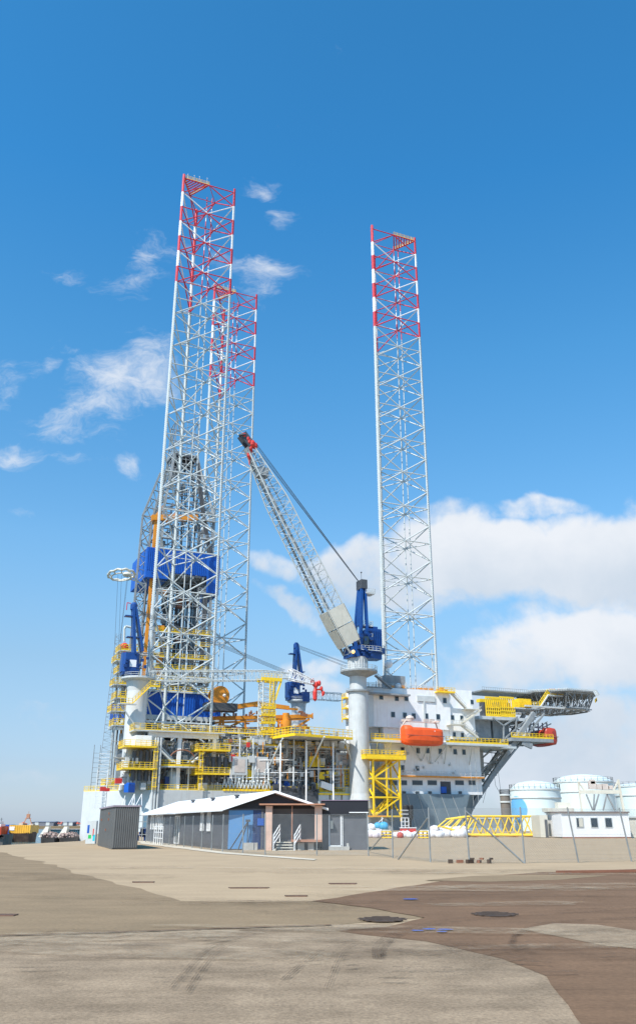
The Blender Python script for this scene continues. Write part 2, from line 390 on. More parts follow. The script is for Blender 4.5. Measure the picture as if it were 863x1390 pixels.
quay = [(-400, -60, 0), (400, -60, 0), (900, 700, 0), (900, 1500, 0), (240, 900, 0), (hs2.x+14, hs2.y+4, 0), (hs2.x, hs2.y, 0), (hs1.x, hs1.y, 0),
        (-38.5, 163, 0), (q2.x, q2.y, 0), (q1.x, q1.y, 0), (q0.x, q0.y, 0), (-400, 30, 0)]
mb = MB(); mb.prism([(p[0], p[1]) for p in quay], -6, 0); struct('ground', mb, G_PALE, (0,0,0))
def patch(name, pix, z, m, step=.6, amp=.25, seed=0):
    pts = [gnd(x, y, z) if not isinstance(x, Vector) else x for x, y in pix]
    mb = MB(); mb.sheet(wobble([tuple(p) for p in pts], step, amp, seed)); return struct(name, mb, m, (0,0,0))
patch('worn_concrete_apron', [(-300,1158),(0,1157),(60,1170),(150,1197),(245,1223),(330,1224),(425,1223),(500,1233),(580,1245),(450,1256),(250,1262),(0,1270),(-300,1272)], .004, G_DARK, 1.0, .35, 3)
patch('grey_asphalt_road', [(-400,1273),(0,1269),(250,1261),(450,1255),(530,1254),(600,1277),(680,1300),(760,1330),(820,1400),(-600,1400)], .008, G_GREY, .7, .12, 5)
patch('brown_asphalt_road', [(425,1223),(520,1208),(621,1193),(731,1184),(863,1179.5),(1200,1172),(1500,1240),(1500,1400),(800,1400),(740,1325),(680,1301),(580,1278),(495,1269),(455,1263),(520,1258),(578,1246),(500,1232)], .012, G_BROWN, .5, .16, 8)
patch('light_concrete_patch', [(706,1261),(751,1253),(811,1255),(863,1263),(1000,1278),(1000,1305),(863,1288),(816,1283),(756,1271)], .016, G_GREY, .4, .06, 11)
patch('kerb_strip', [(187,1141.5),(205,1141.6),(300,1156),(430,1166),(425,1167.5),(300,1158.5),(190,1145)], .02, G_LIGHT, 1, .1, 13)
patch('worn_concrete_strip', [(575,1195),(640,1189),(720,1187),(828,1188),(760,1194),(660,1197)], .016, G_DARK, 1, .12, 17)
def wornmat(name, col, amt, scale=3):
    m = bpy.data.materials.new(name); m.use_nodes = True; nt = m.node_tree; N = nt.nodes; L = nt.links; b = N['Principled BSDF']
    b.inputs['Base Color'].default_value = (*col, 1); b.inputs['Roughness'].default_value = .9; b.inputs['Specular IOR Level'].default_value = .2
    tc = N.new('ShaderNodeTexCoord'); out = None
    for s_, lo, hi in ((scale, .38, .62), (scale*7, .3, .7)):
        n = N.new('ShaderNodeTexNoise'); n.inputs['Scale'].default_value = s_; n.inputs['Detail'].default_value = 8; n.inputs['Roughness'].default_value = .7; L.new(tc.outputs['Object'], n.inputs['Vector'])
        r = N.new('ShaderNodeMapRange'); r.inputs[1].default_value = lo; r.inputs[2].default_value = hi; L.new(n.outputs['Fac'], r.inputs[0])
        if out is None: out = r.outputs[0]
        else:
            q = N.new('ShaderNodeMath'); q.operation = 'MULTIPLY'; L.new(out, q.inputs[0]); L.new(r.outputs[0], q.inputs[1]); out = q.outputs[0]
    q = N.new('ShaderNodeMath'); q.operation = 'MULTIPLY'; L.new(out, q.inputs[0]); q.inputs[1].default_value = amt; L.new(q.outputs[0], b.inputs['Alpha'])
    return m
def strip(name, pix, wd, z, m):
    pts = [gnd(x, y, z) for x, y in pix]; mb = MB(); n = len(pts); Lf = []; Rt = []
    for i, p in enumerate(pts):
        d = (pts[min(n-1,i+1)]-pts[max(0,i-1)]).normalized(); k = Vector((-d.y, d.x, 0))
        ww = wd*(.5+.8*abs(noise.noise(Vector((i*.7, wd, z*50)))))
        Lf.append(p+k*ww/2); Rt.append(p-k*ww/2)
    mb.add(Lf+Rt, [(n+i, n+i+1, i+1, i) for i in range(n-1)]); return struct(name, mb, m, (0,0,0))
def curve(pts, n=24):
    out = []
    for i in range(n+1):
        t = i/n*(len(pts)-1); k = min(int(t), len(pts)-2); f = t-k
        p0 = pts[max(0,k-1)]; p1 = pts[k]; p2 = pts[k+1]; p3 = pts[min(len(pts)-1,k+2)]
        out.append(tuple(.5*((2*b)+(-a+c)*f+(2*a-5*b+4*c-d)*f*f+(-a+3*b-3*c+d)*f**3) for a, b, c, d in zip(p0, p1, p2, p3)))
    return out
strip('tar_seam', curve([(-200,1273),(0,1269.3),(120,1266),(250,1261.5),(350,1258),(450,1255)], 60), .16, .024, G_SEAM)
TYRE = wornmat('tyre_rubber_mark', (.085,.06,.042), .9)
TYREB = wornmat('tyre_mark_on_brown', (.055,.036,.026), .7)
for i, (p, wd) in enumerate([([(515,1300),(518,1285),(540,1268),(600,1252),(700,1243),(863,1232)],.22),([(506,1300),(507,1284),(528,1267),(585,1250),(690,1240),(863,1228)],.12),
    ([(690,1283),(700,1266),(745,1251),(863,1244)],.25),([(380,1330),(430,1290),(470,1278)],.1),([(230,1340),(270,1295),(300,1278),(330,1270)],.12),
    ([(250,1345),(285,1297),(312,1280)],.1),([(560,1222),(700,1210),(863,1202)],.14),([(440,1340),(460,1295),(480,1280)],.08),([(100,1290),(220,1276),(300,1272)],.08),
    ([(190,1272),(260,1268),(320,1267)],.06)]):
    for q_ in range(3): strip('tyre_mark', curve([(a_[0]+q_*3.1*(1 if p[0][1]>1235 else .5), a_[1]+q_*.55) for a_ in p], 40), wd*.28, .0007*q_+ .026+.002*i, TYREB if p[-1][0] > 600 else TYRE)
STAIN = wornmat('oil_stain', (.09,.06,.04), .32, .9); STAINL = wornmat('pale_dust', (.50,.40,.28), .5, .8)
rs = random.Random(77)
for k in range(30):
    px, py = rs.uniform(20, 850), 1178+122*rs.random()**1.3; s_ = (py-1150)/150; g = gnd(px, py); n_ = 26; a0 = rs.uniform(-.25,.25); lx, ly = rs.uniform(1.2,5)/(.5+s_), rs.uniform(.3,1.1)/(.5+s_)
    pts = []
    for i in range(n_):
        q = 2*math.pi*i/n_; w_ = 1+.5*noise.noise(Vector((math.cos(q)*1.6+k*3, math.sin(q)*1.6, k))); x = math.cos(q)*lx*w_; y = math.sin(q)*ly*w_
        pts.append((g.x+x*math.cos(a0)-y*math.sin(a0), g.y+x*math.sin(a0)+y*math.cos(a0), .03+.0006*k))
    mb = MB(); mb.sheet(pts); struct('ground_stain', mb, STAINL if k % 3 == 0 else STAIN, (0,0,0))
for k in range(26):
    px, py = rs.uniform(0, 863), rs.uniform(1272, 1330); l = rs.uniform(20, 90); dy = rs.uniform(-12, 4)
    strip('tyre_mark', curve([(px,py),(px+l*.5,py+dy*.4),(px+l,py+dy)], 16), rs.uniform(.04,.14), .052+.0004*k, TYRE)
# ------------------------------------------------------------------ manholes, paint dots, scraps
IRON = mat('rusty_cast_iron', (.075, .05, .035), .6, var=.4, scale=6)
for (px, py, r, lab) in [(519,1250,.36,'dark round manhole cover at the tip of the brown asphalt'),(671,1243,.38,'dark round manhole cover in the middle of the brown asphalt')]:
    g = gnd(px, py); t = thing('manhole_cover', lab, 'manhole cover', (g.x, g.y, .0), 'manhole covers in the ground')
    mb = MB(); mb.lathe(g, [(r, .014), (r, .03), (r*.9, .034), (r*.88, .028)], 32, False); mb.build('cover_plate', IRON, t)
    mb = MB()
    for k in range(7): mb.cbox((g.x, g.y-.42+.14*k, .032), .9*math.cos((k-3)*.4), .03, .01)
    mb.build('ribs', IRON, t)
DRN = mat('rusty_drain_iron', (.16,.085,.055), .7, var=.4, scale=5)
for (px, py, lx, ly, lab) in [(465,1200,.75,.3,'narrow rusty drain cover on pale concrete left of the brown asphalt'),(195,1198,.6,.2,'small rusty drain cover on pale concrete in the left half'),
      (402,1217,.5,.16,'small rusty drain cover at the left tip of the brown asphalt'),(338,1206,1.0,.1,'long thin rusty gutter grate on pale concrete'),(4,1243,.5,.3,'small red rusty cover at the left edge of the photo')]:
    g = gnd(px, py); t = thing('drain_cover', lab, 'drain cover', (g.x, g.y, 0), 'drain covers'); mb = MB(); mb.cbox((g.x, g.y, .012), lx, ly, .02); mb.build('grate', DRN, t)
    mb = MB(); mb.cbox((g.x, g.y, .02), lx*1.1, .03, .02); mb.build('hinge_bar', IRON, t)
PB = mat('blue_road_paint', (.01,.09,.42), .6)
for k, (px, py, s) in enumerate([(557,1222.5,.2),(567,1266,.1),(583,1264,.12),(604,1264.5,.13),(599,1267.5,.09)]):
    g = gnd(px, py); mb = MB(); rr = [s*(.8+.35*rnd.random()) for _ in range(12)]
    mb.sheet([(g.x+math.cos(i*math.pi/6)*rr[i], g.y+math.sin(i*math.pi/6)*rr[i]*.7, .034) for i in range(12)]); struct('road_marking', mb, PB)
t0 = gnd(633, 1172)
for k in range(5):
    x = t0.x-.7+.42*k; mb = MB(); mb.cbox((x, t0.y+.1*(k%2), .08), .2+.08*(k%3), .14, .16-.04*(k%2), .3*k)
    if k > 1: mb.cbox((x+.1, t0.y, .19), .2, .08, .07, -.3*k)
    tag(mb.build('broken_brick', RUSTB if k % 2 else IRON), 'broken brown brick lying among rubble at the foot of a fence post', 'brick', 'bricks at the fence foot')
mb = MB(); a = gnd(755,1186); b_ = gnd(870,1184.5); mb.beam((a.x,a.y,.06), (b_.x,b_.y,.06), .1, .08); tag(mb.build('steel_bar', RUSTB), 'long rusty steel bar lying on the asphalt at the right edge', 'bar')
# ------------------------------------------------------------------ the three lattice legs
ZT = 203.2; HB = 5.85; S = 17.8
def make_leg(uA, vA, label, plat, seed):
    t = thing('jackup_leg', label, 'rig leg', (uA+S/2, vA+5, -8), 'lattice legs of the drilling rig', rig=True)
    P = [Vector((uA, vA, 0)), Vector((uA+S, vA, 0)), Vector((uA+S/2, vA+S*.866, 0))]
    z0 = ZT-1.5; bands = [z0-HB*k for k in range(0, 8)]          # red / white bands, seven from the top
    def band(z):
        if z < bands[7]: return 2
        k = int((z0-z)/HB) if z < z0 else 0
        return 0 if k % 2 == 0 else 1
    MM = [LEGR, LEGW, LEGG]
    for ci, p in enumerate(P):
        mb = MB(True)
        edges = [ZT]+[b for b in bands[1:]]+[-8]
        for a, b in zip(edges, edges[1:]):
            mb.m = band((a+b)/2 if b > -8 else 10)
            mb.tube(Vector((p.x,p.y,b)), Vector((p.x,p.y,a)), .37, 12)
            cen = sum(P, Vector())/3; d = (p-cen).normalized(); tn = Vector((-d.y, d.x, 0))
            for sg in (-1, 1): mb.beam(Vector((p.x,p.y,b+.005))+tn*sg*.36, Vector((p.x,p.y,a-.005))+tn*sg*.36, .2, .14)
        z = 12.0; mb.m = 0
        while z < ZT-.6:
            mb.m = band(z)
            for sg in (-1, 1): c = Vector((p.x,p.y,z))+tn*sg*.5; mb.cbox(c, .17, .16, .26, math.atan2(tn.y, tn.x))
            z += .62
        mb.build('chord', MM, t)
    def bar(mb, a, b, r):
        zs = [a.z, b.z]; lo, hi = min(zs), max(zs)
        cuts = [k for k in bands if lo+.05 < k < hi-.05]
        if hi-lo < .1 or not cuts: mb.m = band((lo+hi)/2-.01); mb.tube(a, b, r, 6); return
        ts = sorted([0, 1]+[(k-a.z)/(b.z-a.z) for k in cuts])
        for x, y in zip(ts, ts[1:]):
            p_ = a.lerp(b, x); q_ = a.lerp(b, y); mb.m = band((p_.z+q_.z)/2); mb.tube(p_, q_, r, 6)
    for i in range(3):
        p, q = P[i], P[(i+1)%3]; mb = MB(True); z = z0; top = True
        while z > 5:
            a = Vector((p.x,p.y,z)); b = Vector((q.x,q.y,z)); m = (a+b)/2; zn = z-HB
            mb.m = band(z+.0) if z > bands[7]+.1 else 2
            mb.m = 0 if z > bands[7]+.1 else 2
            mb.tube(a, b, .19, 6)
            # lower half of the cross at this level, then the upper half of the next
            bar(mb, m, Vector((p.x,p.y,zn)), .2); bar(mb, m, Vector((q.x,q.y,zn)), .2)
            m2 = Vector((m.x, m.y, z-2*HB)); bar(mb, Vector((p.x,p.y,zn)), m2, .2); bar(mb, Vector((q.x,q.y,zn)), m2, .2)
            z -= 2*HB
        mb.build('bracing', MM, t)
    mb = MB(True); z = z0; mids = [(P[i]+P[(i+1)%3])/2 for i in range(3)]
    while z > 5:
        mb.m = 0 if z > bands[7] else 2
        for i in range(3): mb.tube((mids[i].x,mids[i].y,z), (mids[(i+1)%3].x,mids[(i+1)%3].y,z), .13, 5)
        z -= 2*HB
    mb.build('inner_bracing', MM, t)
    cen = sum(P, Vector())/3
    mb = MB(True)
    edges = [ZT-3]+bands[1:]+[6]
    for dx in (.6, 2.4):
        for a, b in zip(edges, edges[1:]):
            mb.m = band((a+b)/2 if b > 6 else 10); mb.tube((mids[plat].x*.35+cen.x*.65+dx, cen.y-1, b), (mids[plat].x*.35+cen.x*.65+dx, cen.y-1, a), .16, 6)
    mb.build('caisson_pipe', MM, t)
    # service platform in one top corner
    c0 = P[plat]; a = c0.lerp(P[(plat+1)%3], .5); b = c0.lerp(P[(plat+2)%3], .5)
    zz = z0+.15; mb = MB(True); mb.m = 0
    for k in range(9):
        f = k/8*.96+.04; mb.beam((c0.x+(a.x-c0.x)*f, c0.y+(a.y-c0.y)*f, zz), (c0.x+(b.x-c0.x)*f, c0.y+(b.y-c0.y)*f, zz), .42, .1)
    for q in (a, b): mb.beam((c0.x,c0.y,zz-.2), (q.x,q.y,zz-.2), .2, .3)
    pl = mb.build('platform', [LEGR], t)
    mb = MB(True); mb.rail([(c0.x,c0.y,zz+.15),(a.x,a.y,zz+.15),(b.x,b.y,zz+.15)], 1.1, 1.5, .06, close=True)
    mb.build('railing', YEL, pl)
    mb = MB(True)
    for f in (.15, .4, .6, .9):
        q = c0.lerp(a, f); mb.tube((q.x,q.y,zz+.1), (q.x,q.y,zz+1.6+f), .05, 4); mb.ball((q.x,q.y,zz+1.7+f), .16, 5)
    mb.build('beacon_light', LEGW, pl)
    return t
make_leg(52.7, 228.3, 'tallest looking lattice leg, red and white on top, nearest on the left', 0, 1)
make_leg(122.1, 226.3, 'lattice leg with red and white top standing alone on the right behind the white quarters', 1, 2)
make_leg(81.5, 284.8, 'lattice leg farthest back on the left, mostly hidden by the nearer leg', 0, 3)
# ------------------------------------------------------------------ hull
ZD = 9.3
hull = thing('rig_hull', 'huge pale grey floating hull of the drilling rig with yellow rails along its deck', 'rig hull', (100, 260, -3), rig=True)
mb = MB(True)
side = [(54,219),(112,219),(112,222),(112,300),(95,325),(56,325),(41,305),(40.8,239)]
mb.prism([(54,219),(112,219),(112,322),(60,325),(53.5,305),(40.8,239)], -5, ZD); 
hs_ = mb.build('shell', HULLW, hull)
mb = MB(True); mb.box(54.4, 112.1, 218.93, 219.4, -2, ZD-.02); mb.build('shaded_side_plating', HULLG, hs_)  # greyer sheet over the near side: its shade is put into the colour
mb = MB(True)
mb.add([(112.1,219,-5),(139,219,-5),(144.2,219,ZD),(112.1,219,ZD),(112.1,320,-5),(150,290,-5),(156,290,ZD),(112.1,320,ZD),(150,236,-5),(156,232,ZD)],
       [(0,1,2,3),(1,8,9,2),(8,5,6,9),(5,4,7,6),(0,3,7,4),(3,2,9,6,7),(0,4,5,8,1)])
mb.build('bow_shell', HULLD, hull)
mb = MB(True)                                   # weld lines, fender bars, ladder rungs on the bow plating
for k in range(7): mb.box(118.5+.0, 119.3, 218.9, 219, 1+k*1.1, 1.12+k*1.1)
for k in range(5):
    x = 124+k*3.6; mb.beam((x, 218.93, ZD-.4), (x+2.6+k*.3, 218.93, 0), .09, .09)
mb.add([(105,218.86,ZD-.1),(112.1,218.86,ZD-.1),(121,218.86,-2),(105,218.86,-2)], [(0,1,2,3)])
mb.build('rubbing_bars', HULLG, hull)
mb = MB(True); mb.rail([(40.9,239.2,ZD),(54.1,219.2,ZD),(112,219.2,ZD)], 1.25, 1.7, .07, (1,.66,.33)); mb.build('deck_railing', YEL, hull)
mb = MB(True)
for px in (209.5, 213, 217): p = on(px, 1040, 218.4); mb.tube((p.x, 218.4, 3), (p.x, 218.4, on(px, 1001, 218.4).z), .28, 8)
mb.build('riser_pipe', GREY, hull)
mb = MB(True)
for px, py in ((176,1070),): p = on(px, py, 218); mb.cbox(p, 2.0, 1.6, 1.9, .5); mb.cbox(p+Vector((.2,-.1,1.0)), 1.6, 1.3, .5, .3)
mb.build('lashed_tarpaulin', BLU, hull)
mb = MB(True)
for px in (172, 184): p = on(px, 1082, 216); mb.tube((p.x-1.5, 217, 2), (p.x, 217.5, ZD-1.5), .1, 5)
mb.build('boat_ladder', LEGW, hull)
mb = MB(True)
for px, py, s in ((140,1071,.8),(146,1072,.6),(161,1060,1.0),(302,1068,.9)):
    p = on(px, py, 224); mb.cbox(p, 1.6*s, 1.2, 1.2*s)
mb.build('life_ring_box', RED, hull)

# ---- generic pieces for busy decks
def clutter(u0, u1, v0, v1, z0, z1, n, seed, parent, names=('pipework', 'equipment_block', 'valve_gear')):
    r = random.Random(seed); A = MB(True); B = MB(True); D = MB(True); Y = MB(True); Bw = MB(True)
    for i in range(n):
        u = r.uniform(u0, u1); v = r.uniform(v0, v1); k = r.random()
        if k < .35:
            z = r.uniform(z0, z1*.8+z0*.2); h = r.uniform(1, (z1-z0)*.6); A.tube((u,v,z), (u,v,min(z1,z+h)), r.uniform(.07,.28), 8)
            if r.random() < .6: l = r.uniform(.8, 4); A.tube((u,v,min(z1,z+h)), (u+l,v,min(z1,z+h)), r.uniform(.07,.2), 8)
        elif k < .6:
            z = r.uniform(z0, z1); l = r.uniform(1.5, 8); A.tube((u-l/2,v,z), (u+l/2,v,z), r.uniform(.06,.2), 8)
        elif k < .78:
            s = r.uniform(.5, 1.8); B.cbox((u,v,z0+s/2+ r.choice((0, (z1-z0)*.33, (z1-z0)*.6))), s*r.uniform(.6,1.4), s, s)
        elif k < .88:
            rr = r.uniform(.3,.8); z = z0+r.choice((0,(z1-z0)*.4)); D.tube((u,v,z), (u,v,z+r.uniform(1,2.6)), rr, 10)
        elif k < .94:
            s = r.uniform(.25, .7); Y.cbox((u,v,r.uniform(z0,z1)), s*1.6, s, s*1.2)
        else:
            s = r.uniform(.4, .9); Bw.cbox((u,v,r.uniform(z0,z1)), s, s, s)
    for m_, nm, ma in ((A, 'pipework', CLUT), (B, 'equipment_box', GREY), (D, 'vessel', MIDG), (Y, 'valve', YEL), (Bw, 'junction_box', RUSTB)):
        if m_.v: m_.build(nm, ma, parent)
def deckplate(mb, pts, z, th=.35): mb.prism([(p[0],p[1]) for p in pts], z-th, z)

# ---- jacking frame round the left leg
t = thing('jacking_tower', 'white and yellow portal with curved platform wrapped round the foot of the nearest left leg', 'jacking tower', (62, 226, ZD), rig=True)
zt = on(240, 993, 222).z
mb = MB(True)
ua, ub = on(207, 1000, 221).x, on(292, 1000, 221).x
for u in (ua, ub, (ua+ub)/2-1): mb.box(u-.45, u+.45, 221, 221.9, ZD, zt-.2)
mb.box(ua-1, ub+1, 220.9, 222, zt-1.6, zt-.35)
mb.build('portal_frame', WHITE, t)
mb = MB(True); um = (ua+ub)/2; zm = on(250, 1035, 221).z
for s in (-1, 1):
    mb.tube((um+s*9.2, 221.4, zt-1.8), (um+s*2.5, 221.4, zm), .32, 8); mb.tube((um+s*7.6, 222.4, zt-1.8), (um+s*1.5, 222.4, zm), .25, 8)
    mb.tube((um+s*9.5, 224, zm-.5), (um+s*4, 224, zt-2), .25, 8)
mb.build('knee_brace', LEGG, t)
mb = MB(True); deckplate(mb, [(ua-5,219.5),(ub+2,219.5),(ub+2,226),(ua-5,226)], zt-.1, .3); up = mb.build('upper_platform', GREY, t)
mb = MB(True); mb.rail([(ua-5,226,zt-.1),(ua-5,219.5,zt-.1),(ub+2,219.5,zt-.1)], 1.5, 1.5, .07, (1,.7,.35), .2); mb.build('platform_railing', YEL, up)
zr = on(245, 1040, 219).z; uc = on(248, 1040, 219).x; rr = 6.6
mb = MB(True); arc = [(uc+rr*math.cos(R(a)), 222.5+rr*.55*math.sin(R(a))) for a in range(180, 361, 15)]
mb.prism(arc+[(uc+rr,226),(uc-rr,226)], zr-.3, zr); cp_ = mb.build('curved_platform', GREY, t)
mb = MB(True); mb.rail([(p[0],p[1],zr) for p in arc], 1.4, 1.4, .08, (1,.6,.3), .4); mb.build('platform_railing', YEL, cp_)
mb = MB(True); ring = [(uc+3.2*math.cos(R(a)), 219.6, zr+1.6+2.3*math.sin(R(a))) for a in range(20, 161, 14)]; mb.path(ring, .16, 6); mb.build('hose_arch', RUSTB, t)
mb = MB(True)
for s in (-6, -2.2, 2.2, 6): mb.tube((uc+s,221,ZD), (uc+s,221,zr-.3), .2, 8)
mb.lathe((uc-1.2, 223, ZD), [(1.9,0),(1.9,3.2),(1.2,4.6),(.5,5.2)], 16); mb.build('wellhead', LEGG, t)
mb = MB(True); mb.box(uc-3.5, uc+.2, 221.6, 223, ZD, ZD+3.2); mb.build('pump_cabinet', DBL, t)
clutter(ua, ub, 223.5, 233, ZD, zt-2, 260, 5, t)
mb = MB(True)
for k in range(46):
    u = rnd.uniform(ua-4, ub+2); v = rnd.uniform(236, 242); mb.cbox((u,v,rnd.uniform(ZD,zt-1)), rnd.uniform(1,4), 1, rnd.uniform(1,4))
mb.box(ua-3, ub+10, 243, 244, ZD, zt-2)
mb.build('machinery_casing', MIDG, t)
# jacking units at the two near chords
for px0, px1, ys, lab in ((184,208,(1013,1043),'white boxed jacking unit with yellow platforms left of the nearest leg foot'),(283,308,(1018,1050),'dark jacking unit with stacked yellow platforms right of the nearest leg foot')):
    u0, u1 = on(px0,1020,219).x, on(px1,1020,219).x
    t = thing('jacking_unit', lab, 'jacking unit', ((u0+u1)/2, 221, ZD), 'jacking units', rig=True)
    mb = MB(True)
    if px0 == 184: z1 = on(195,998,219).z; z2 = on(195,1013,219).z; mb.box(u0, u1-.5, 219.2, 225, z2+.1, z1); mb.build('cabin', WHITE, t)
    else: mb.box(u0+1, u1-1, 221.5, 225, on(195,1012,219).z, on(195,1003,219).z); mb.build('cabin', GREY, t)
    for y in ys:
        z = on((px0+px1)/2, y, 218).z; mb = MB(True); mb.box(u0-3, u1+.5, 217.6, 225, z-.3, z); d = mb.build('platform', YEL, t)
        mb = MB(True); mb.rail([(u0-3,225,z),(u0-3,217.6,z),(u1+.5,217.6,z)], 1.4, 1.3, .07, (1,.62,.3), .15); mb.build('platform_railing', YEL, d)
    mb = MB(True); zz = on(195, ys[0], 218).z
    for k in range(4): mb.tube((u0+k*1.6, 219.6, ZD+2), (u0+k*1.6, 219.6, zz-1), .55, 10)
    mb.build('gearbox', DARK, t); mb = MB(True); mb.box(u0-.5, u1-.5, 221.5, 224, ZD, zz-2); mb.build('drive_casing', GREY, t)
    mb = MB(True); u = u1 if px0 == 184 else u0-2.6
    for z in range(int(ZD*10), int(zz*10), 4): mb.beam((u,217.9,z/10), (u+.9,217.9,z/10), .08)
    for k in (0, .9): mb.beam((u+k,217.9,ZD), (u+k,217.9,zz+1.2), .14)
    for z in range(int(ZD), int(zz), 2): mb.beam((u-.2,217.6,z+1), (u+1.1,217.6,z+1), .08, .2)
    mb.build('caged_ladder', YEL, t)
    clutter(u0-2, u1, 219.5, 224, ZD, zz, 40, px0, t)
# ------------------------------------------------------------------ derrick on its cantilever
VD = 262
def du(px, py, v=VD): return on(px, py, v).x
zb = on(240, 935, VD).z; zw0 = on(240, 790, VD).z; zw1 = on(240, 760, VD).z; zo = on(240, 703, VD).z; zt1 = on(240, 622, VD).z; zt2 = on(240, 577, VD).z
um = du(243, 775); 
t = thing('drilling_derrick', 'tall grey steel derrick with blue wind walls standing behind the nearest left leg', 'derrick', (um, VD, zb), rig=True)
mb = MB(True)
um2 = du(249, 610)
def sq(u, h, z): return [Vector((u+a*h, VD+b*h, z)) for a, b in ((-1,-1),(1,-1),(1,1),(-1,1))]
lev = [(um,8.6,zb),(um,8.6,zw0),(um,8.6,zw1),(um,8.2,zo)]
nz_ = 7
secs = []
z = zb
for i in range(9): f = i/8; secs.append(sq(um, 8.6-.4*f, zb+(zo-zb)*f))
for i in range(1, 7): f = i/6; secs.append(sq(um+(um2-um)*f, 8.2+(3.9-8.2)*min(1,f*1.05), zo+(zt1-zo)*f))
for a, b in zip(secs, secs[1:]):
    for k in range(4): mb.beam(a[k], b[k], .75)
mb.build('corner_leg', MIDG, t)
mb = MB(True)
for a, b in zip(secs, secs[1:]):
    for k in range(4):
        k2 = (k+1)%4; mb.tube(a[k], a[k2], .2, 5); mb.tube(a[k], (b[k]+b[k2])/2, .17, 5); mb.tube(a[k2], (b[k]+b[k2])/2, .17, 5)
        m = (a[k]+a[k2])/2; mm = (b[k]+b[k2])/2; mb.tube(m, mm, .12, 5)
        mb.tube((a[k]+b[k])/2, (a[k2]+b[k2])/2, .12, 5)
mb.build('lattice_bracing', MIDG, t)
mb = MB(True)                                   # raking outrigger on the stern side
for dv in (-7.5, 7.5):
    a = on(218,642,VD+dv); b = on(194,700,VD+dv); c = on(187,872,VD+dv); c = Vector((b.x-.8,VD+dv,zb))
    mb.beam(a, b, .6); mb.beam(b, c, .55)
    a2 = a+Vector((1.2,0,-2.5)); b2 = b+Vector((3,0,-1)); c2 = c+Vector((3,0,0)); mb.beam(a2, b2, .35); mb.beam(b2, c2, .35)
    n = 12
    for i in range(n):
        p = b.lerp(c, i/n); q = b2.lerp(c2, (i+1)/n); mb.tube(p, q, .13, 5); mb.tube(b2.lerp(c2,i/n), b.lerp(c,(i+1)/n), .13, 5); mb.tube(p, b2.lerp(c2,i/n), .13, 5)
    for i in range(5): mb.tube(a.lerp(b,i/5), a2.lerp(b2,(i+1)/5), .13, 5); mb.tube(a.lerp(b,i/5), Vector((um-5, VD+dv, a.lerp(b,i/5).z-1)), .13, 5)
    mb.beam(b, Vector((um,VD+dv,b.z)), .35)
for k in range(9): p = b.lerp(c, k/8); mb.tube(p, p+Vector((0,-15,0)), .15, 5); 
mb.build('outrigger_frame', MIDG, t)
mb = MB(True); u0 = du(182,775); u1 = du(289,775)
vn, vf = VD-10.2, VD+10.2; u0 += 1.5; u1 -= .8
for a in range(1):
    mb.box(u0, u1, vn, vn+.2, zw0, zw1); mb.box(u0, u0+.2, vn+.2, vf, zw0, zw1); mb.box(u1-.2, u1, vn+.2, vf, zw0-5.5, zw1-1); mb.box(u0+.2, u1-.2, vf-.2, vf, zw0, zw1)
    mb.box(u1-4.2, u1-.2, vn-.3, vn-.1, zw0-5.2, zw1-2)
k = u0+.3
while k < u1-4.5: mb.box(k, k+.14, vn-.14, vn, zw0+.05, zw1-.05); k += .6
mb.prism([(u0,vn),(u0+7,vn),(u0+7,vf),(u0,vf)], zw0-2.2, zw0-.02)
mb.build('wind_wall', BLU, t)
mb = MB(True); mb.box(u0+.6, u1-.6, vn+.5, vf-.5, zw0-.5, zw0-.1)
for k in range(6): mb.beam((u0+2+k*3.2, vn, zw0-.9), (u0+2+k*3.2, vf, zw0-.9), .4, .8)
mb.build('racking_floor', MIDG, t)
mb = MB(True); z = zo; mb.beam(on(206,703,VD-8.7), on(268,703,VD-8.7), 1.5, 1.7); mb.beam((um-8,VD-8,z),(um-8,VD+8,z),1,1.4)
p = on(212,705,VD-8.5); mb.beam(p, (p.x-.3, p.y, zb+2), .9, .9)
mb.beam((um-7.3,VD-8.5,z-5),(um-3,VD-8.5,z),.5)
for zz in (zb+3, zb+7, zb+16, zb+27): mb.cbox((um-6.5, VD-8.6, zz), 1.6, 1, 2)
mb.build('hoist_frame', ORG, t)
mb = MB(True)
for k in range(58):
    u = um+rnd.uniform(-3.5,6.8); v = VD+rnd.uniform(-4,6); mb.tube((u,v,zb), (u,v,zw0-1), .13, 5)
for k in range(34):
    u = um+rnd.uniform(-4,5); v = VD+rnd.uniform(-4,6); z = rnd.uniform(zw1, zo+5); mb.tube((u,v,z), (u+rnd.uniform(-.5,.5),v,z+rnd.uniform(4,14)), .14, 5)
mb.build('racked_drill_pipe', DARK, t)
mb = MB(True)
for k in range(70):
    z = rnd.uniform(zb+2, zt1-3); f = max(0,(z-zo)/(zt1-zo)); h = 8-4.5*f; uu = um+(um2-um)*f
    mb.cbox((uu+rnd.uniform(-h,h)*.8, VD+rnd.uniform(-h,h)*.8, z), rnd.uniform(.4,1.8), rnd.uniform(.4,1.6), rnd.uniform(.4,2.4))
mb.build('travelling_gear', MIDG, t)
mb = MB(True)
for px, py, s in ((244,818,2.2),(243,865,2.2),(256,820,1.2)): mb.cbox(on(px,py,VD-3), s, 2, s*1.6)
mb.build('hydraulic_unit', RUSTB, t)
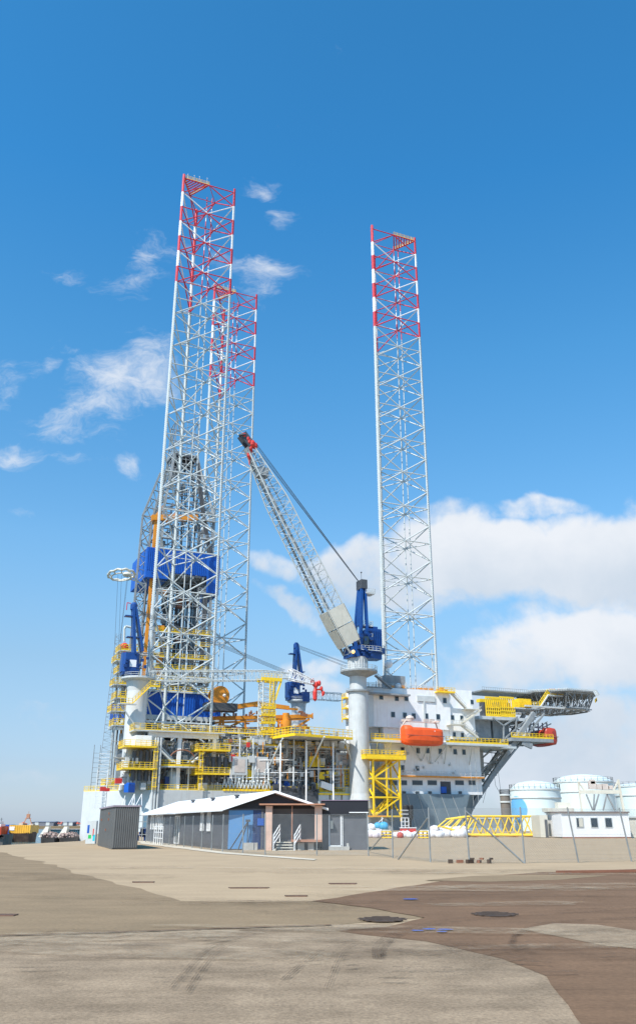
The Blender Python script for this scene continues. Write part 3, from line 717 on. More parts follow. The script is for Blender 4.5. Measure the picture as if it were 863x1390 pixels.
for zz in (zb+10.5, zb+19, zw0-6, zw1+4, zo-4):
    mb = MB(True); mb.box(um-8.5, um-3, VD-9.6, VD-8.2, zz-.15, zz); mb.box(um+4, um+8.6, VD-9.6, VD-8.2, zz+1, zz+1.15); q = mb.build('landing', GREY, t)
    mb = MB(True); mb.rail([(um-8.5,VD-9.6,zz),(um-3,VD-9.6,zz)], 1.2, 1.4, .06); mb.rail([(um+4,VD-9.6,zz+1.1),(um+8.6,VD-9.6,zz+1.1)], 1.2, 1.4, .06); mb.build('landing_railing', YEL if zz < zb+12 else GREY, q)
for zz in (zb+1, zb+4.2, zb+7.5, zb+15):
    mb = MB(True); mb.box(um-8.4, um+9, VD-9.8, VD-8.8, zz-.2, zz); q = mb.build('service_walkway', GREY, t)
    mb = MB(True); mb.rail([(um-8.4,VD-9.8,zz),(um+9,VD-9.8,zz)], 1.3, 1.4, .08, (1,.62,.3), .3); mb.build('walkway_railing', YEL, q)
h = 4.3
mb = MB(True); mb.box(um2-h, um2+h, VD-h, VD+h, zt1-.8, zt1)
for k in range(8): mb.tube((um2-2.6+k*.7, VD, zt1-4.5+rnd.uniform(-1,1)), (um2-2.6+k*.7, VD, zt1-.5), .4, 8)
mb.build('crown_block', DARK, t)
mb = MB(True)
for i in range(3):
    z = zt1+(zt2-zt1)*i/3; z2 = zt1+(zt2-zt1)*(i+1)/3
    A = sq(um2, h-.2-i*.12, z); B = sq(um2, h-.32-i*.12, z2)
    for k in range(4): mb.beam(A[k], B[k], .3); mb.tube(B[k], B[(k+1)%4], .14, 5); mb.tube(A[k], B[(k+1)%4], .11, 5); mb.tube((A[k]+A[(k+1)%4])/2, (B[k]+B[(k+1)%4])/2, .1, 5)
for k in range(6): mb.tube((um2-3+k*1.2, VD-3.5, zt2), (um2-3+k*1.2, VD-3.5, zt2+rnd.uniform(.6,2.2)), .08, 4)
mb.build('crown_frame', MIDG, t)
mb = MB(True)
for k in (-1,1): mb.rail([(um2-h,VD-h,zt1+.02),(um2+h,VD-h,zt1+.02),(um2+h,VD+h,zt1+.02),(um2-h,VD+h,zt1+.02)], 1.3, 1.4, .07, close=True); break
mb.build('crown_railing', LEGG, t)
# dark service trunk hanging down the right flank
mb = MB(True)
pts = [on(px, py, VD-9) for px, py in ((268,628),(271,655),(276,700),(284,745),(280,800),(276,860),(272,930))]
for o in (-.5, 0, .5): mb.path([p+Vector((o,0,0)) for p in pts], .24, 7)
mb.build('service_loop', DARK, t)
# cantilever and substructure
t = thing('drill_floor_substructure', 'long blue clad substructure under the derrick with dark girders below', 'substructure', (um, VD, 20), rig=True)
ux0 = on(184,950,250).x; vbk = onu(152,950,ux0).y; z0 = on(160,968,250).z; z1 = on(160,936,250).z
mb = MB(True); mb.box(ux0, um+12, 250, vbk, z0, z1)
k = ux0+.2
while k < um+12: mb.box(k, k+.28, 249.85, 250.0, z0+.1, z1-.1); k += .75
k = 250.4
while k < vbk: mb.box(ux0-.15, ux0, k, k+.28, z0+.1, z1-.1); k += .75
mb.build('cladding', BLU, t)
mb = MB(True); mb.box(ux0-.4, um+12.4, 249.4, vbk+.6, z1+.01, z1+.5); mb.box(ux0-.4, um+12.4, 249.4, vbk+.6, z0-1.2, z0-.01)
k = ux0
while k < um+12: mb.beam((k,249.5,z0-1.2),(k,249.5,z0-2.4),.4); k += 1.5
mb.build('deck_edge', LEGG, t)
mb = MB(True); mb.rail([(ux0-.3,vbk,z1+.5),(ux0-.3,249.5,z1+.5),(um+12,249.5,z1+.5)], 1.3, 1.6, .07); mb.build('railing', YEL, t)
mb = MB(True); zc = on(200, 1000, 250).z
for v in (250.5, 270): mb.box(ux0+3, um+35, v, v+1.2, zc, z0-2.5)
for k in range(8): mb.box(ux0+3+k*4, ux0+3.6+k*4, 251.8, 269.9, ZD+5, z0-3)
mb.build('cantilever_beam', DARK, t)
mb = MB(True)
for k in range(26):
    u = rnd.uniform(ux0+6, um+10); mb.cbox((u, 248.5+rnd.uniform(-1,.5), rnd.uniform(zc-2, z0-2)), rnd.uniform(.5,2.4), 1, rnd.uniform(.4,1.8))
mb.build('hydraulic_gear', RUSTB, t)
clutter(ux0+4, um+20, 243, 249, ZD, z0-3, 120, 31, t)
clutter(ux0+2, um+10, 252, 270, z1+.6, z1+6, 60, 33, t)
# stair tower at the stern
t = thing('stair_tower', 'slim yellow railed stair tower at the far left end of the rig', 'stair tower', (on(165,1000,246).x, 246, ZD), rig=True)
mb = MB(True); zs = [on(160, y, 246).z for y in (1066,1046,1026,1005,985,966,948,930,913,898,884)]
ua, ub = on(157,980,246).x, on(176,980,246).x
for u in (ua, ub):
    for v in (244, 249): mb.beam((u,v,ZD-1), (u,v,zs[-1]+1), .3)
mb.build('post', LEGG, t)
for i, z in enumerate(zs[4:]+[zs[0]]):
    mb = MB(True); w_ = .8 if i % 2 else 0; mb.box(ua-1-w_, ub+.3, 243.4, 249.4, z-.3, z); q = mb.build('landing', GREY, t)
    mb = MB(True); mb.rail([(ua-1-w_,249.4,z),(ua-1-w_,243.4,z),(ub+.3,243.4,z)], 1.6, 1.2, .1, (1,.66,.33), .3); mb.build('landing_railing', YEL, q)
    if i < 6:
        mb = MB(True); z2 = (zs[4:]+[0])[i+1]; a, b = (ua,ub-.5) if i % 2 else (ub-.5,ua); mb.beam((a,244.6,z),(b,244.6,z2),.9,.15); mb.tube((a,244.1,z+1),(b,244.1,z2+1),.06,4); mb.build('stair_flight', GREY, t)
mb = MB(True)
for k in range(14): u = rnd.uniform(ua+.3, ub+3); mb.tube((u,247,zs[0]),(u+rnd.uniform(-.6,.6),247,zs[4]-1),.14+.1*rnd.random(),6)
mb.build('hanging_hose', ORG, t)
mb = MB(True)
for k in range(12): u = rnd.uniform(ua+.3, ub+3); mb.tube((u,248,zs[0]),(u+rnd.uniform(-.3,.3),248,zs[4]-1),.16,6)
mb.build('drain_pipe', DARK, t)
clutter(ua, ub+3, 244.5, 249, zs[0], zs[-1], 60, 44, t)
mb = MB(True); p = on(169,879,244.5); mb.ball(p, 1.25, 8, 1, 1, 1.1); mb.build('red_vent_head', RED, t)
mb = MB(True); p = on(169,871,244.5); mb.path([p, on(169,854,244.5), on(171,850,244.5), on(180,852,244.5)], .33, 8); mb.build('vent_pipe', LEGG, t)
# ring with hanging lines
pc = on(165, 781, 246)
t = thing('mooring_hoist_ring', 'flat grey ring hanging out beside the blue wind wall with thin lines below', 'hoist ring', pc, rig=True)
mb = MB(True)
for r_, n_ in ((3.6,20),):
    pts = [pc+Vector((3.7*math.cos(a*2*math.pi/20), 6.2*math.sin(a*2*math.pi/20), .35*(a%2))) for a in range(21)]
    for a, b in zip(pts, pts[1:]): mb.tube(a, b, .34, 8)
    pts2 = [pc+Vector((2.7*math.cos(a*2*math.pi/20), 4.6*math.sin(a*2*math.pi/20), -.5)) for a in range(21)]
    for a, b in zip(pts2, pts2[1:]): mb.tube(a, b, .2, 6)
    for a in range(0,20,2): mb.tube(pts[a], pts2[a], .18, 6)
mb.build('ring_tube', CREAM, t)
mb = MB(True); mb.lathe(pc+Vector((.6,-5.6,-1.2)), [(1.1,-.4),(1.4,0),(1.1,.6)], 14); mb.build('hub', CREAM, t)
mb = MB(True); mb.beam(pc+Vector((3.4,0,0)), (u0+.3, pc.y+5, pc.z-2), .35); mb.beam(pc+Vector((3.4,3,0)), (u0+.3, pc.y+7, pc.z), .35); mb.build('arm', LEGG, t)
mb = MB(True); p0 = pc+Vector((.6,-5.6,-1.5))
for o, bx, by in ((0,163,872),(.25,163.5,872),(-1.6,158,960),(-2.6,150,1000)):
    q = on(bx, by, 240); mb.tube(p0+Vector((o,0,0)), q, .05, 4)
mb.build('hanging_line', ROPE, t)
# slender cable mast
a = on(160, 800, 240.5); b = on(141, 1086, 232)
b = Vector((on(141,1080,236).x, 237, ZD-4)); 
t = thing('cable_ladder_mast', 'very thin lattice cable ladder leaning up beside the stern of the rig', 'cable ladder', b, rig=True)
mb = MB(True)
a1 = Vector((on(162,860,240).x, 240, on(162,860,240).z)); w1 = 1.1
n = 46
for k in range(n):
    p = b.lerp(a1, k/n); q = b.lerp(a1, (k+1)/n); o = Vector((w1*(1.6-.9*k/n),0,0)); o2 = Vector((w1*(1.6-.9*(k+1)/n),0,0))
    mb.tube(p-o, q-o2, .07, 4); mb.tube(p+o, q+o2, .07, 4); mb.tube(p-o if k%2 else p+o, q+o2 if k%2 else q-o2, .05, 4); mb.tube(p-o, p+o, .04, 4)
mb.build('lattice', MIDG, t)
# short white stair at deck edge left
t = thing('accommodation_ladder', 'white boarding ladder hanging over the hull edge at the far left', 'ladder', on(133,1085,231), rig=True)
mb = MB(True); uu = on(137,1080,232).x
for k in (-1.3, 1.3): mb.beam((uu+k,232,5), (uu+k,232,ZD+5), .16)
for k in range(16): mb.tube((uu-1.3,232,5.4+k*.85),(uu+1.3,232,5.4+k*.85),.08,4)
mb.build('frame', WHITE, t)
mb = MB(True); u9 = on(128,1040,236).x
for k in (0,1.6): mb.tube((u9+k,238,ZD), (u9+k,238,on(128,1010,236).z), .09, 5)
for k in range(8): mb.tube((u9,238,ZD+1+k*1.2),(u9+1.6,238,ZD+1+k*1.2),.06,4)
mb.build('mast', MIDG, t)

# ------------------------------------------------------------------ pedestal cranes
def sunk_rail(mb, c, r, z, h=1.2, n=20): mb.rail([(c[0]+r*math.cos(2*math.pi*i/n), c[1]+r*math.sin(2*math.pi*i/n), z) for i in range(n)], h, 2, .06, close=True)
# main crane
uc, vc = on(487,1000,217.5).x, 217.5
zp = on(487,912,217.5).z; zk = on(487,937,217.5).z; zcab = on(487,893,217.5).z
t = thing('pedestal_crane', 'largest crane, thick pale pedestal in front of the white quarters and lattice boom raised high', 'crane', (uc, vc, 0), 'cranes of the rig', rig=True)
mb = MB(True); mb.lathe((uc,vc,-3), [(2.75,0),(2.75,zk+3-.6)], 40)
mb.lathe((uc,vc,0), [(2.75,3),(3.3,5.5),(2.75,9)], 40); ped = mb.build('pedestal', GREY, t)
mb = MB(True); mb.lathe((uc,vc,zk-.6), [(2.75,0),(3.35,.05),(3.35,.5),(2.75,.55)], 40); mb.box(uc, uc+17, vc+.8, vc+3.4, zk-.55, zk-.1)
mb.build('collar_walkway', MIDG, ped)
mb = MB(True); mb.lathe((uc,vc,zk), [(2.35,-.1),(2.35,zp-zk)], 40); mb.build('upper_column', GREY, t)
mb = MB(True); mb.lathe((uc+.3,vc,zp-1.6), [(2.2,0),(5.2,1.3),(5.2,1.75),(2.2,1.75)], 24, False); cpf = mb.build('slewing_platform', MIDG, t)
mb = MB(True); sunk_rail(mb, (uc+.3,vc), 5.1, zp+.15); mb.build('platform_railing', LEGG, cpf)
mb = MB(True); mb.lathe((uc,vc,zp), [(2.3,0),(2.7,.4),(2.7,zcab-zp)], 30)
for k in range(24): a = k*math.pi/12; mb.beam((uc+2.75*math.cos(a),vc+2.75*math.sin(a),zp+.3),(uc+2.75*math.cos(a),vc+2.75*math.sin(a),zcab-.3),.16)
mb.build('slewing_ring', GREY, t)
def P(px, py, v=vc): return on(px, py, v)
mb = MB(True)
a, b = P(471,893), P(505,893); zlo = a.z; zmid = P(487,880).z
poly = [(a.x,vc-2.4),(b.x-1,vc-2.4),(b.x+2.2,vc-1.6),(b.x+2.2,vc+1.6),(b.x-1,vc+2.4),(a.x,vc+2.4)]
mb.prism(poly, zlo, zmid)
mb.prism([(p[0]*1.0+(0.4 if p[0]>uc else .4), p[1]*1.0) for p in [(a.x+2,vc-2.9),(b.x,vc-2.9),(b.x+3,vc-1.4),(b.x+3,vc+1.4),(b.x,vc+2.9),(a.x+2,vc+2.9)]], zmid-1.2, zmid+.3)
mb.box(P(495,860).x, P(512,860).x, vc-2.6, vc+2.6, zmid+.3, P(505,856).z)
mb.box(P(503,860).x, P(509,860).x, vc-1.6, vc+1.6, P(505,856).z, P(505,852).z)
mb.beam(P(480,893)+Vector((0,-2.2,0)), P(476,873)+Vector((0,-2.2,0)), 1, 1.2)
for k in range(7): u = P(496+k*2.4,870).x; mb.beam((u,vc-2.72,zmid+.4),(u,vc-2.72,P(500,857).z),.22)
hous = mb.build('machinery_house', CRB, t)
mb = MB(True)
mb.box(P(484,870).x, P(494,870).x, vc-2.4, vc+2.4, zmid+.1, P(490,862).z)
for k in range(22): mb.cbox((rnd.uniform(P(480,880).x,P(500,880).x), vc-2.9-rnd.random()*.5, rnd.uniform(zlo+.5,zmid+5)), rnd.uniform(.3,1.2), .5, rnd.uniform(.3,1.2))
mb.build('winch_gear', DBL, hous)
mb = MB(True); mb.box(P(496.5,868).x, P(499.5,868).x, vc-2.95, vc-2.85, P(497,872).z, P(497,862).z); mb.build('door', WHITE, hous)
mb = MB(True); q = P(490,872); mb.cbox((q.x, vc-3, q.z), 1.4, .9, 2.2); mb.build('cab_window', GLASS, hous)
mb = MB(True); c = (P(490,880).x+.5, vc); mb.rail([(P(483,880).x,vc-3.4,zmid-1),(P(508,880).x,vc-3.4,zmid-1),(P(515,880).x,vc-1.8,zmid-1),(P(515,880).x,vc+1.8,zmid-1)], 1.3, 1.2, .06); mb.build('walkway_railing', LEGG, hous)
# A-frame
mb = MB(True)
top = P(490.5,797); 
for dv in (-1.3, 1.3):
    f0 = P(485,868)+Vector((0,dv*1.5,0)); f1 = P(494,868)+Vector((0,dv*1.5,0)); tt = Vector((top.x,vc+dv*.7,top.z))
    mb.beam(f0, tt+Vector((-.4,0,0)), .7, 1.0); mb.beam(f1, tt+Vector((.6,0,0)), .7, .9)
mb.beam(P(487.5,850), P(489.5,803), 1.2, 1.5)
mb.build('gantry_mast', CRB, t)
mb = MB(True); mb.cbox((top.x+.1,vc,top.z+.6), 1.9, 3.4, 2.6); mb.tube((top.x,vc,top.z+1.5),(top.x,vc,top.z+4.6),.06,5); mb.ball((top.x,vc,top.z+4.4),.25,5); mb.build('sheave_head', DARK, t)
for px, py in ((497,806),(494,850)):
    q = P(px,py); mb = MB(True); mb.box(q.x-1, q.x+2, vc-1.6, vc+1.6, q.z-.3, q.z); g = mb.build('maintenance_platform', GREY, t)
    mb = MB(True); mb.rail([(q.x-1,vc-1.6,q.z),(q.x+2,vc-1.6,q.z),(q.x+2,vc+1.6,q.z)],1.2,1,.05); mb.build('platform_railing', LEGG, g)
# boom
b0 = (P(468,886)+P(489,882))/2; b1 = (P(331,607)+P(345,608))/2
axis = (b1-b0).normalized(); upv = Vector((axis.z, 0, -axis.x))
mb = MB(True); S_ = mb.lattice(b0, b1, 5.2, 5.2, 30, .2, .085, upv, tip=(.72,.42), base=(.10,.8))
boom = mb.build('boom', LEGG, t)
mb = MB(True); 
for k in (0,1): mb.tube(S_[0][k], S_[-1][k], .34, 8)
mb.build('lower_chord', MIDG, boom)  # shadow on the boom's lower edge painted in with a darker grey
mb = MB(True)
for k in range(1):
    oo = Vector((0,-.4,0)); on_ = upv*-.4
    for ja, jb in ((1,3.45),(3.55,6)):
        g_ = lambda k_, j_: S_[int(j_)][k_].lerp(S_[int(j_)+1][k_], j_-int(j_))
        for (k1, k2, of) in ((0,3,oo),(1,2,-oo),(0,1,on_),(3,2,upv*.4)):
            a0,a1,a2,a3 = g_(k1,ja)+of, g_(k2,ja)+of, g_(k2,jb)+of, g_(k1,jb)+of; th_ = of.normalized()*.06
            mb.add([a0,a1,a2,a3,a0+th_,a1+th_,a2+th_,a3+th_], [(0,1,2,3),(7,6,5,4),(0,4,5,1),(1,5,6,2),(2,6,7,3),(3,7,4,0)])
mb.build('wind_panel', CREAM, boom)
mb = MB(True)
for k in range(20):
    f = k/20; c = b0.lerp(b1,f); d = b0.lerp(b1,(k+1)/20); mb.beam(c-upv*1.2, d-upv*1.2, 1.0, .12)
    mb.tube(c-upv*.1+Vector((0,.5,0)), d-upv*.1+Vector((0,.5,0)), .05, 4)
mb.rail([b0.lerp(b1,.86)+upv*1.5, b0.lerp(b1,.93)+upv*1.2], 1.1, 1, .06)
mb.build('boom_walkway', GREY, boom)
mb = MB(True); c = b0.lerp(b1,.87); mb.cbox(c, 3, 3, 2.6); mb.build('boom_head_winch', MIDG, boom)
mb = MB(True); q0_ = P(340,606); q1_ = P(328,590); mb.beam(q0_+Vector((0,-1.1,0)), q1_+Vector((0,-1.1,0)), .5, 2.2); mb.beam(q0_+Vector((0,1.1,0)), q1_+Vector((0,1.1,0)), .5, 2.2)
mb.lathe(q1_+Vector((0,-.8,-.8)), [(1.1,0),(1.1,.4)], 12)
mb.build('boom_tip_cheek', DARK, t)
mb = MB(True)
for px, py, s in ((330,592,1.5),(335,597,1.5),(341,604,2.0),(345,606,1.6),(337,601,1.6),(339,609,1.3)):
    q = P(px,py); mb.lathe((q.x,vc-.8,q.z-.4), [(s*.3,-s*.4),(s*.5,-.1),(s*.5,s*.35),(s*.3,s*.7)], 9)
q = P(339,611); mb.lathe((q.x,vc,q.z-3), [(.2,0),(.75,1),(.8,4),(.35,5.5)], 10); mb.tube((q.x,vc,q.z-4.6),(q.x,vc,q.z-3),.15,6)
mb.build('hook_block', RED, t)
mb = MB(True)
for dv, o in ((-1,0),(-.4,.5),(.4,1.0),(1,1.5)):
    mb.tube((top.x-.4,vc+dv,top.z+.2+o), Vector(b1)+Vector((1.6,dv,1.2))+upv*0.2, .07, 4)
mb.build('luffing_rope', ROPE, t)
mb = MB(True); q = P(473,890); mb.ball((q.x,vc-2.9,q.z+.6),.5,6)
lm = bpy.data.materials.new('lit_floodlight'); lm.use_nodes = True; lb = lm.node_tree.nodes['Principled BSDF']; lb.inputs['Base Color'].default_value=(.9,.6,.2,1); lb.inputs['Emission Color'].default_value=(1,.6,.15,1); lb.inputs['Emission Strength'].default_value=1.6
mb.build('floodlight', lm, hous)

def small_crane(name_lab, pbase, r, pz, pm_top, pm_base, cab, v, flip, pedz, boom_a, boom_b, bw, nb, ropes, wcol=CRB, sign=True):
    c = on(*pbase, v); t = thing('pedestal_crane', name_lab, 'crane', (c.x, v, ZD), 'cranes of the rig', rig=True)
    zt_ = on(*pz, v).z; mb = MB(True); mb.lathe((c.x,v,pedz), [(r*1.1,0),(r,1.5),(r,zt_-pedz-2.5),(r*1.15,zt_-pedz)], 32); mb.build('pedestal', HULLW if r > 2.3 else GREY, t)
    mb = MB(True); mb.lathe((c.x,v,zt_), [(r*1.1,0),(r*1.7,.5),(r*1.7,.8)], 20, False); g = mb.build('slewing_platform', GREY, t)
    mb = MB(True); sunk_rail(mb, (c.x,v), r*1.65, zt_+.8, 1.1, 14); mb.build('platform_railing', LEGG, g)
    a, b = on(cab[0],cab[3],v), on(cab[1],cab[2],v); d = (b.x-a.x)*.36
    mb = MB(True); ch = (b.x-a.x)*.16
    mb.prism([(a.x,v-d+ch),(a.x+ch,v-d),(b.x-ch,v-d),(b.x,v-d+ch),(b.x,v+d),(a.x,v+d)], a.z, b.z); mb.box(a.x+ch, b.x-ch*2, v-d*.8, v+d*.8, zt_+.9, a.z); h_ = mb.build('machinery_house', wcol, t)
    mb = MB(True); mb.box(a.x+.2, b.x-ch*.5, v-d*1.05, v+d, a.z-.8, a.z-.02)
    for k in range(14): mb.cbox((rnd.uniform(a.x,b.x+2), v-d-.3, rnd.uniform(zt_+1,b.z)), rnd.uniform(.3,.9), .6, rnd.uniform(.3,.9))
    mb.build('winch_gear', DBL, h_)
    if sign: mb = MB(True); mb.box(a.x+(b.x-a.x)*.42, a.x+(b.x-a.x)*.8, v-d-.08, v-d-.01, a.z+(b.z-a.z)*.25, a.z+(b.z-a.z)*.62); mb.build('white_panel', LEGW, h_)
    mt = on(*pm_top, v); m0 = on(*pm_base[0], v); m1 = on(*pm_base[1], v); mb = MB(True)
    for dv in (-.8, .8):
        mb.beam(m0+Vector((0,dv,0)), mt+Vector((-.2,dv*.5,0)), .7, 1.3); mb.beam(m1+Vector((0,dv,0)), mt+Vector((.4,dv*.5,0)), .6, 1.1)
    mb.build('gantry_mast', wcol, t)
    mb = MB(True); mb.lathe((mt.x,v,mt.z-1), [(.5,0),(.95,.5),(.95,1.8),(.5,2.4)], 12); mb.build('sheave_head', wcol, t)
    q = mt.lerp(m0,.18); mb = MB(True); mb.box(q.x-2.4,q.x+.5,v-1,v+1,q.z-.25,q.z); mb.box(q.x-1.5,q.x+3,v-1,v+1,mt.lerp(m0,.62).z-.2,mt.lerp(m0,.62).z); mb.build('maintenance_platform', wcol, t)
    mb = MB(True); A = on(*boom_a, v-1); B = on(*boom_b, v-1); mb.lattice(A, B, bw, bw, nb, .12, .055, (0,0,1), tip=(.8,.5)); mb.build('boom', LEGG, t)
    mb = MB(True)
    for f_, g_ in ropes:
        for o in (-.5,.5): mb.tube(on(*f_, v)+Vector((0,o,0)), on(*g_, v)+Vector((0,o,0)), .06, 4)
    mb.build('luffing_rope', ROPE, t)
    return t
# crane on the left
t = small_crane('left hand blue crane on a fat white pedestal with its lattice boom lying level', (182,1000), 2.6, (182,925), (182,825), ((182,890),(193,885)), (164,189,888,912), 227, 1, ZD, (205,918), (392,917), 2.6, 34, [((182,826),(386,910)),((182,829),(386,913))])
mb = MB(True); z = on(205,935,223).z; a = on(204,932,223); b = on(180,955,223); 
mb.beam(a, b, .9, .2); mb.rail([a, b], 1.3, 1, .08); mb.rail([b, b+Vector((-3,0,0))], 1.3, 1, .08); mb.rail([a, a+Vector((2.5,0,0))], 1.5, 1, .09, (1,.6,.3),.4); mb.build('spiral_stair', YEL, t)
mb = MB(True); mb.box(b.x-3.5,b.x+1,222.5,224,b.z-.3,b.z-.05); mb.beam((b.x-3,223,b.z-.3),(b.x+3.5,224,b.z-8),.3); mb.build('stair_landing', GREY, t)
mb = MB(True); q = on(176,827,227); mb.path([on(172,828,227), on(173,818,227), on(178,819,227)], .12, 5); mb.build('red_white_davit', LEGR, t)
# red-headed boom tip of that crane
mb = MB(True); A = on(392,915,226); B = on(424,926,226); mb.lattice(A, B, 2.4, 2.6, 7, .17, .08, (0,0,1), tip=(.1,.45)); mb.build('boom_tip', LEGW, t)
mb = MB(True)
for px, py, s in ((424,924,1.3),(429,929,1.5),(433,927,1.3),(436,934,1.1),(439,940,1.0),(428,938,1.2)):
    q = on(px,py,226); mb.lathe((q.x,226,q.z-.3), [(s*.25,-s*.4),(s*.42,-.1),(s*.42,s*.35),(s*.25,s*.7)], 9)
q = on(427.5,946,226); mb.lathe((q.x,226,q.z-1.2), [(.15,0),(.6,.6),(.65,2.6),(.25,3.8)], 9); mb.path([on(422,926,226), on(430,936,226), on(437,936,226), on(438,945,226)], .25, 6)
mb.build('hook_block', RED, t)
# crane in the middle, beyond
t = small_crane('small blue crane in the middle between the legs and the large pedestal crane', (405,975), 2.2, (405,955), (402,878), ((399,932),(410,930)), (389,406,927,947), 268, 1, ZD+6, (420,944), (470,947), 2.4, 10, [((403,876),(472,901)),((404,879),(470,905))])
mb = MB(True); mb.box(on(408,945,266).x, on(417,945,266).x, 264, 268, on(410,953,266).z, on(410,940,266).z); mb.build('cab', DBL, t)
# ------------------------------------------------------------------ quarters
VA = 221.0
t = acc = thing('accommodation_block', 'big white quarters block with rows of small square windows on the rig', 'quarters building', (on(580,1000,VA).x, VA, ZD), rig=True)
x0 = on(507,960,VA).x; x1 = on(646,985,VA).x; zr = on(560,936,VA).z; zbt = on(508,986,VA).z; x00 = x0-1.5; VB = onu(469,960,x00).y
mb = MB(True); xm = on(610,950,VA).x
mb.prism([(x00,VA+2.2),(x0,VA),(xm,VA),(xm,VB),(x00,VB)], zbt, zr)
mb.box(xm, x1, VA+.6, VA+27, on(620,1003,VA).z, on(600,960,VA).z)
mb.box(x00+5, xm, VA+1.2, VA+27, on(560,1006,VA).z, zbt-.01)
upper = mb.build('upper_storeys', WHITE, t)
mb = MB(True); xw = on(620,940,VA+2).x; mb.box(xm+.5, on(643,950,VA+2).x, VA+3, VA+20, on(600,960,VA).z, on(643,930,VA).z-1.2); mb.lathe((on(633,935,VA).x+1, VA+9, on(643,934,VA).z-1.6), [(3.6,0),(3.0,.9),(1.8,1.5),(.4,1.8)], 20); mb.build('wheelhouse', WHITE, t)
lz1 = on(600,1008,VA).z; lx0 = on(522,1040,VA).x; lx1 = on(652,1040,VA).x
mb = MB(True); mb.box(lx0, lx1, VA, VA+28, ZD, lz1); lower = mb.build('lower_storeys', WHITE, t)
mb = MB(True); mb.box(x00+2, lx0-.01, VA+3, VB-1, ZD, zbt-.02); mb.box(lx1, lx1+8, VA+10, VA+26, on(655,1062,VA+10).z, lz1+2); mb.build('recessed_wall', GREY, t)
def win(px, py, wd, ht, v, parent, round_=False):
    p = on(px, py, v); mb = MB(True); mb.box(p.x-wd/2-.12, p.x+wd/2+.12, v-.1, v-.01, p.z-ht/2-.12, p.z+ht/2+.12); f = mb.build('window', LEGG, parent)
    mb = MB(True); mb.box(p.x-wd/2, p.x+wd/2, v-.13, v-.102, p.z-ht/2, p.z+ht/2); mb.build('pane', GLASS, f)
for px, py in ((517,946),(538,948),(551,948),(571,949),(587,950),(603,951)): win(px, py, 1.15, 1.4, VA, upper)
for px, py in ((533,970),(549,971),(561,972),(578,972),(594,973)): win(px, py, 1.15, 1.4, VA, upper)
for px, py in ((613.5,974),(626,974.5)): win(px, py, 1.0, 1.25, VA+.6, upper)
win(640,953,1.0,1.25,VA+3,upper)
for px, py in ((616,997),(627,998)): win(px, py, .9, 1.2, VA+.6, upper)
for px, py in ((546,1018),(567,1019),(580,1019),(597,1020),(617,1020.5),(629,1021)): win(px, py, 1.05, 1.35, VA, lower)
for px, py in ((546,1042),(566,1043)): win(px, py, 1.05, 1.2, VA, lower)
for px, wd in ((533,2.6),(548,1.7),(566,3.2),(586,2.9),(623,2.8),(640,2.2)): win(px, 1062.5, wd, 1.15, VA, lower)
for px in (548,566,583,624): win(px, 1076, 1.1, .7, VA, lower)
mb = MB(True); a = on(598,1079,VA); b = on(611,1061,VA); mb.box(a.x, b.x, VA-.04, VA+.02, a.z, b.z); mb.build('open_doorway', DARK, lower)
mb = MB(True); p = on(602,1073,VA-.5); mb.box(p.x-.8, p.x+.8, VA-.6, VA-.1, ZD+.3, p.z+1); mb.build('blue_curtain', BLU, lower)
# walkways, rails, roof things
zb2 = on(600,1007,216).z
mb = MB(True); xa = on(503,1005,217).x; xb = on(688,1007,217).x; mb.box(xa, xb, VA-4.4, VA-.01, zb2-.6, zb2); mb.box(lx1, xb+6, VA-.01, VA+20, zb2-.6, zb2); balc = mb.build('boat_deck', LEGG, t)
mb = MB(True); mb.rail([(xa,VA-4.3,zb2),(on(543,1000,217).x,VA-4.3,zb2)], 1.5, 1.3, .09, (1,.66,.33), .4); mb.rail([(on(604,1000,217).x,VA-4.3,zb2),(xb,VA-4.3,zb2)], 1.5, 1.3, .08, (1,.66,.33), .45); mb.build('deck_railing', YEL, balc)
mb = MB(True)
for px in (512,530,552,585,606,640): p = on(px,1004,217); mb.beam((p.x,VA-4,zb2-.6),(p.x+1.2,VA-.05,zb2-5.5),.22)
mb.build('deck_bracket', LEGG, balc)
zl = on(600,1053.5,219.5).z; mb = MB(True); mb.box(on(545,1050,219.5).x, lx1, VA-1.5, VA-.01, zl-.35, zl); w3 = mb.build('lower_walkway', ORG, t)
mb = MB(True); mb.rail([(on(545,1050,219.5).x,VA-1.4,zl),(lx1,VA-1.4,zl)], 1.2, 1.6, .045); mb.build('walkway_railing', LEGG, w3)
mb = MB(True); mb.rail([(x00,VB,zr),(x00,VA+.3,zr),(xm+2,VA+.3,zr)], 1.25, 1.8, .06); mb.build('roof_railing', GREY, t)
mb = MB(True); mb.box(xm-5, xm+1, VA-1.6, VA-.01, zr-.5, zr-.2); mb.rail([(xm-5,VA-1.5,zr-.2),(xm+1,VA-1.5,zr-.2)],1.2,1.2,.07)
a = Vector((xm,VA-.8,zr-.3)); b = on(632,962,VA-.8); 
st1 = [(a,b),(on(652,964,VA-1.5),on(625,984,VA-1.5)),(on(626,985,VA-1.5),on(648,1002,VA-1.5))]
mb.build('stair_head', YEL, t)
mb = MB(True)
for i, (p, q) in enumerate(st1):
    mb.beam(p, q, 1.0, .22); 
    for o in (-.5,.5): mb.tube(p+Vector((0,o,1.1)), q+Vector((0,o,1.1)), .06, 4); mb.beam(p+Vector((0,o,.1)), q+Vector((0,o,.1)), .08, .45)
    for k in range(9): r_ = p.lerp(q,k/8); mb.tube(r_, r_+Vector((0,0,1.1)), .05, 4)
p = st1[1][1]; mb.box(p.x-4, p.x+1, p.y-.8, VA, p.z-.2, p.z); mb.rail([(p.x-4,p.y-.8,p.z),(p.x+1,p.y-.8,p.z)],1.1,1,.06)
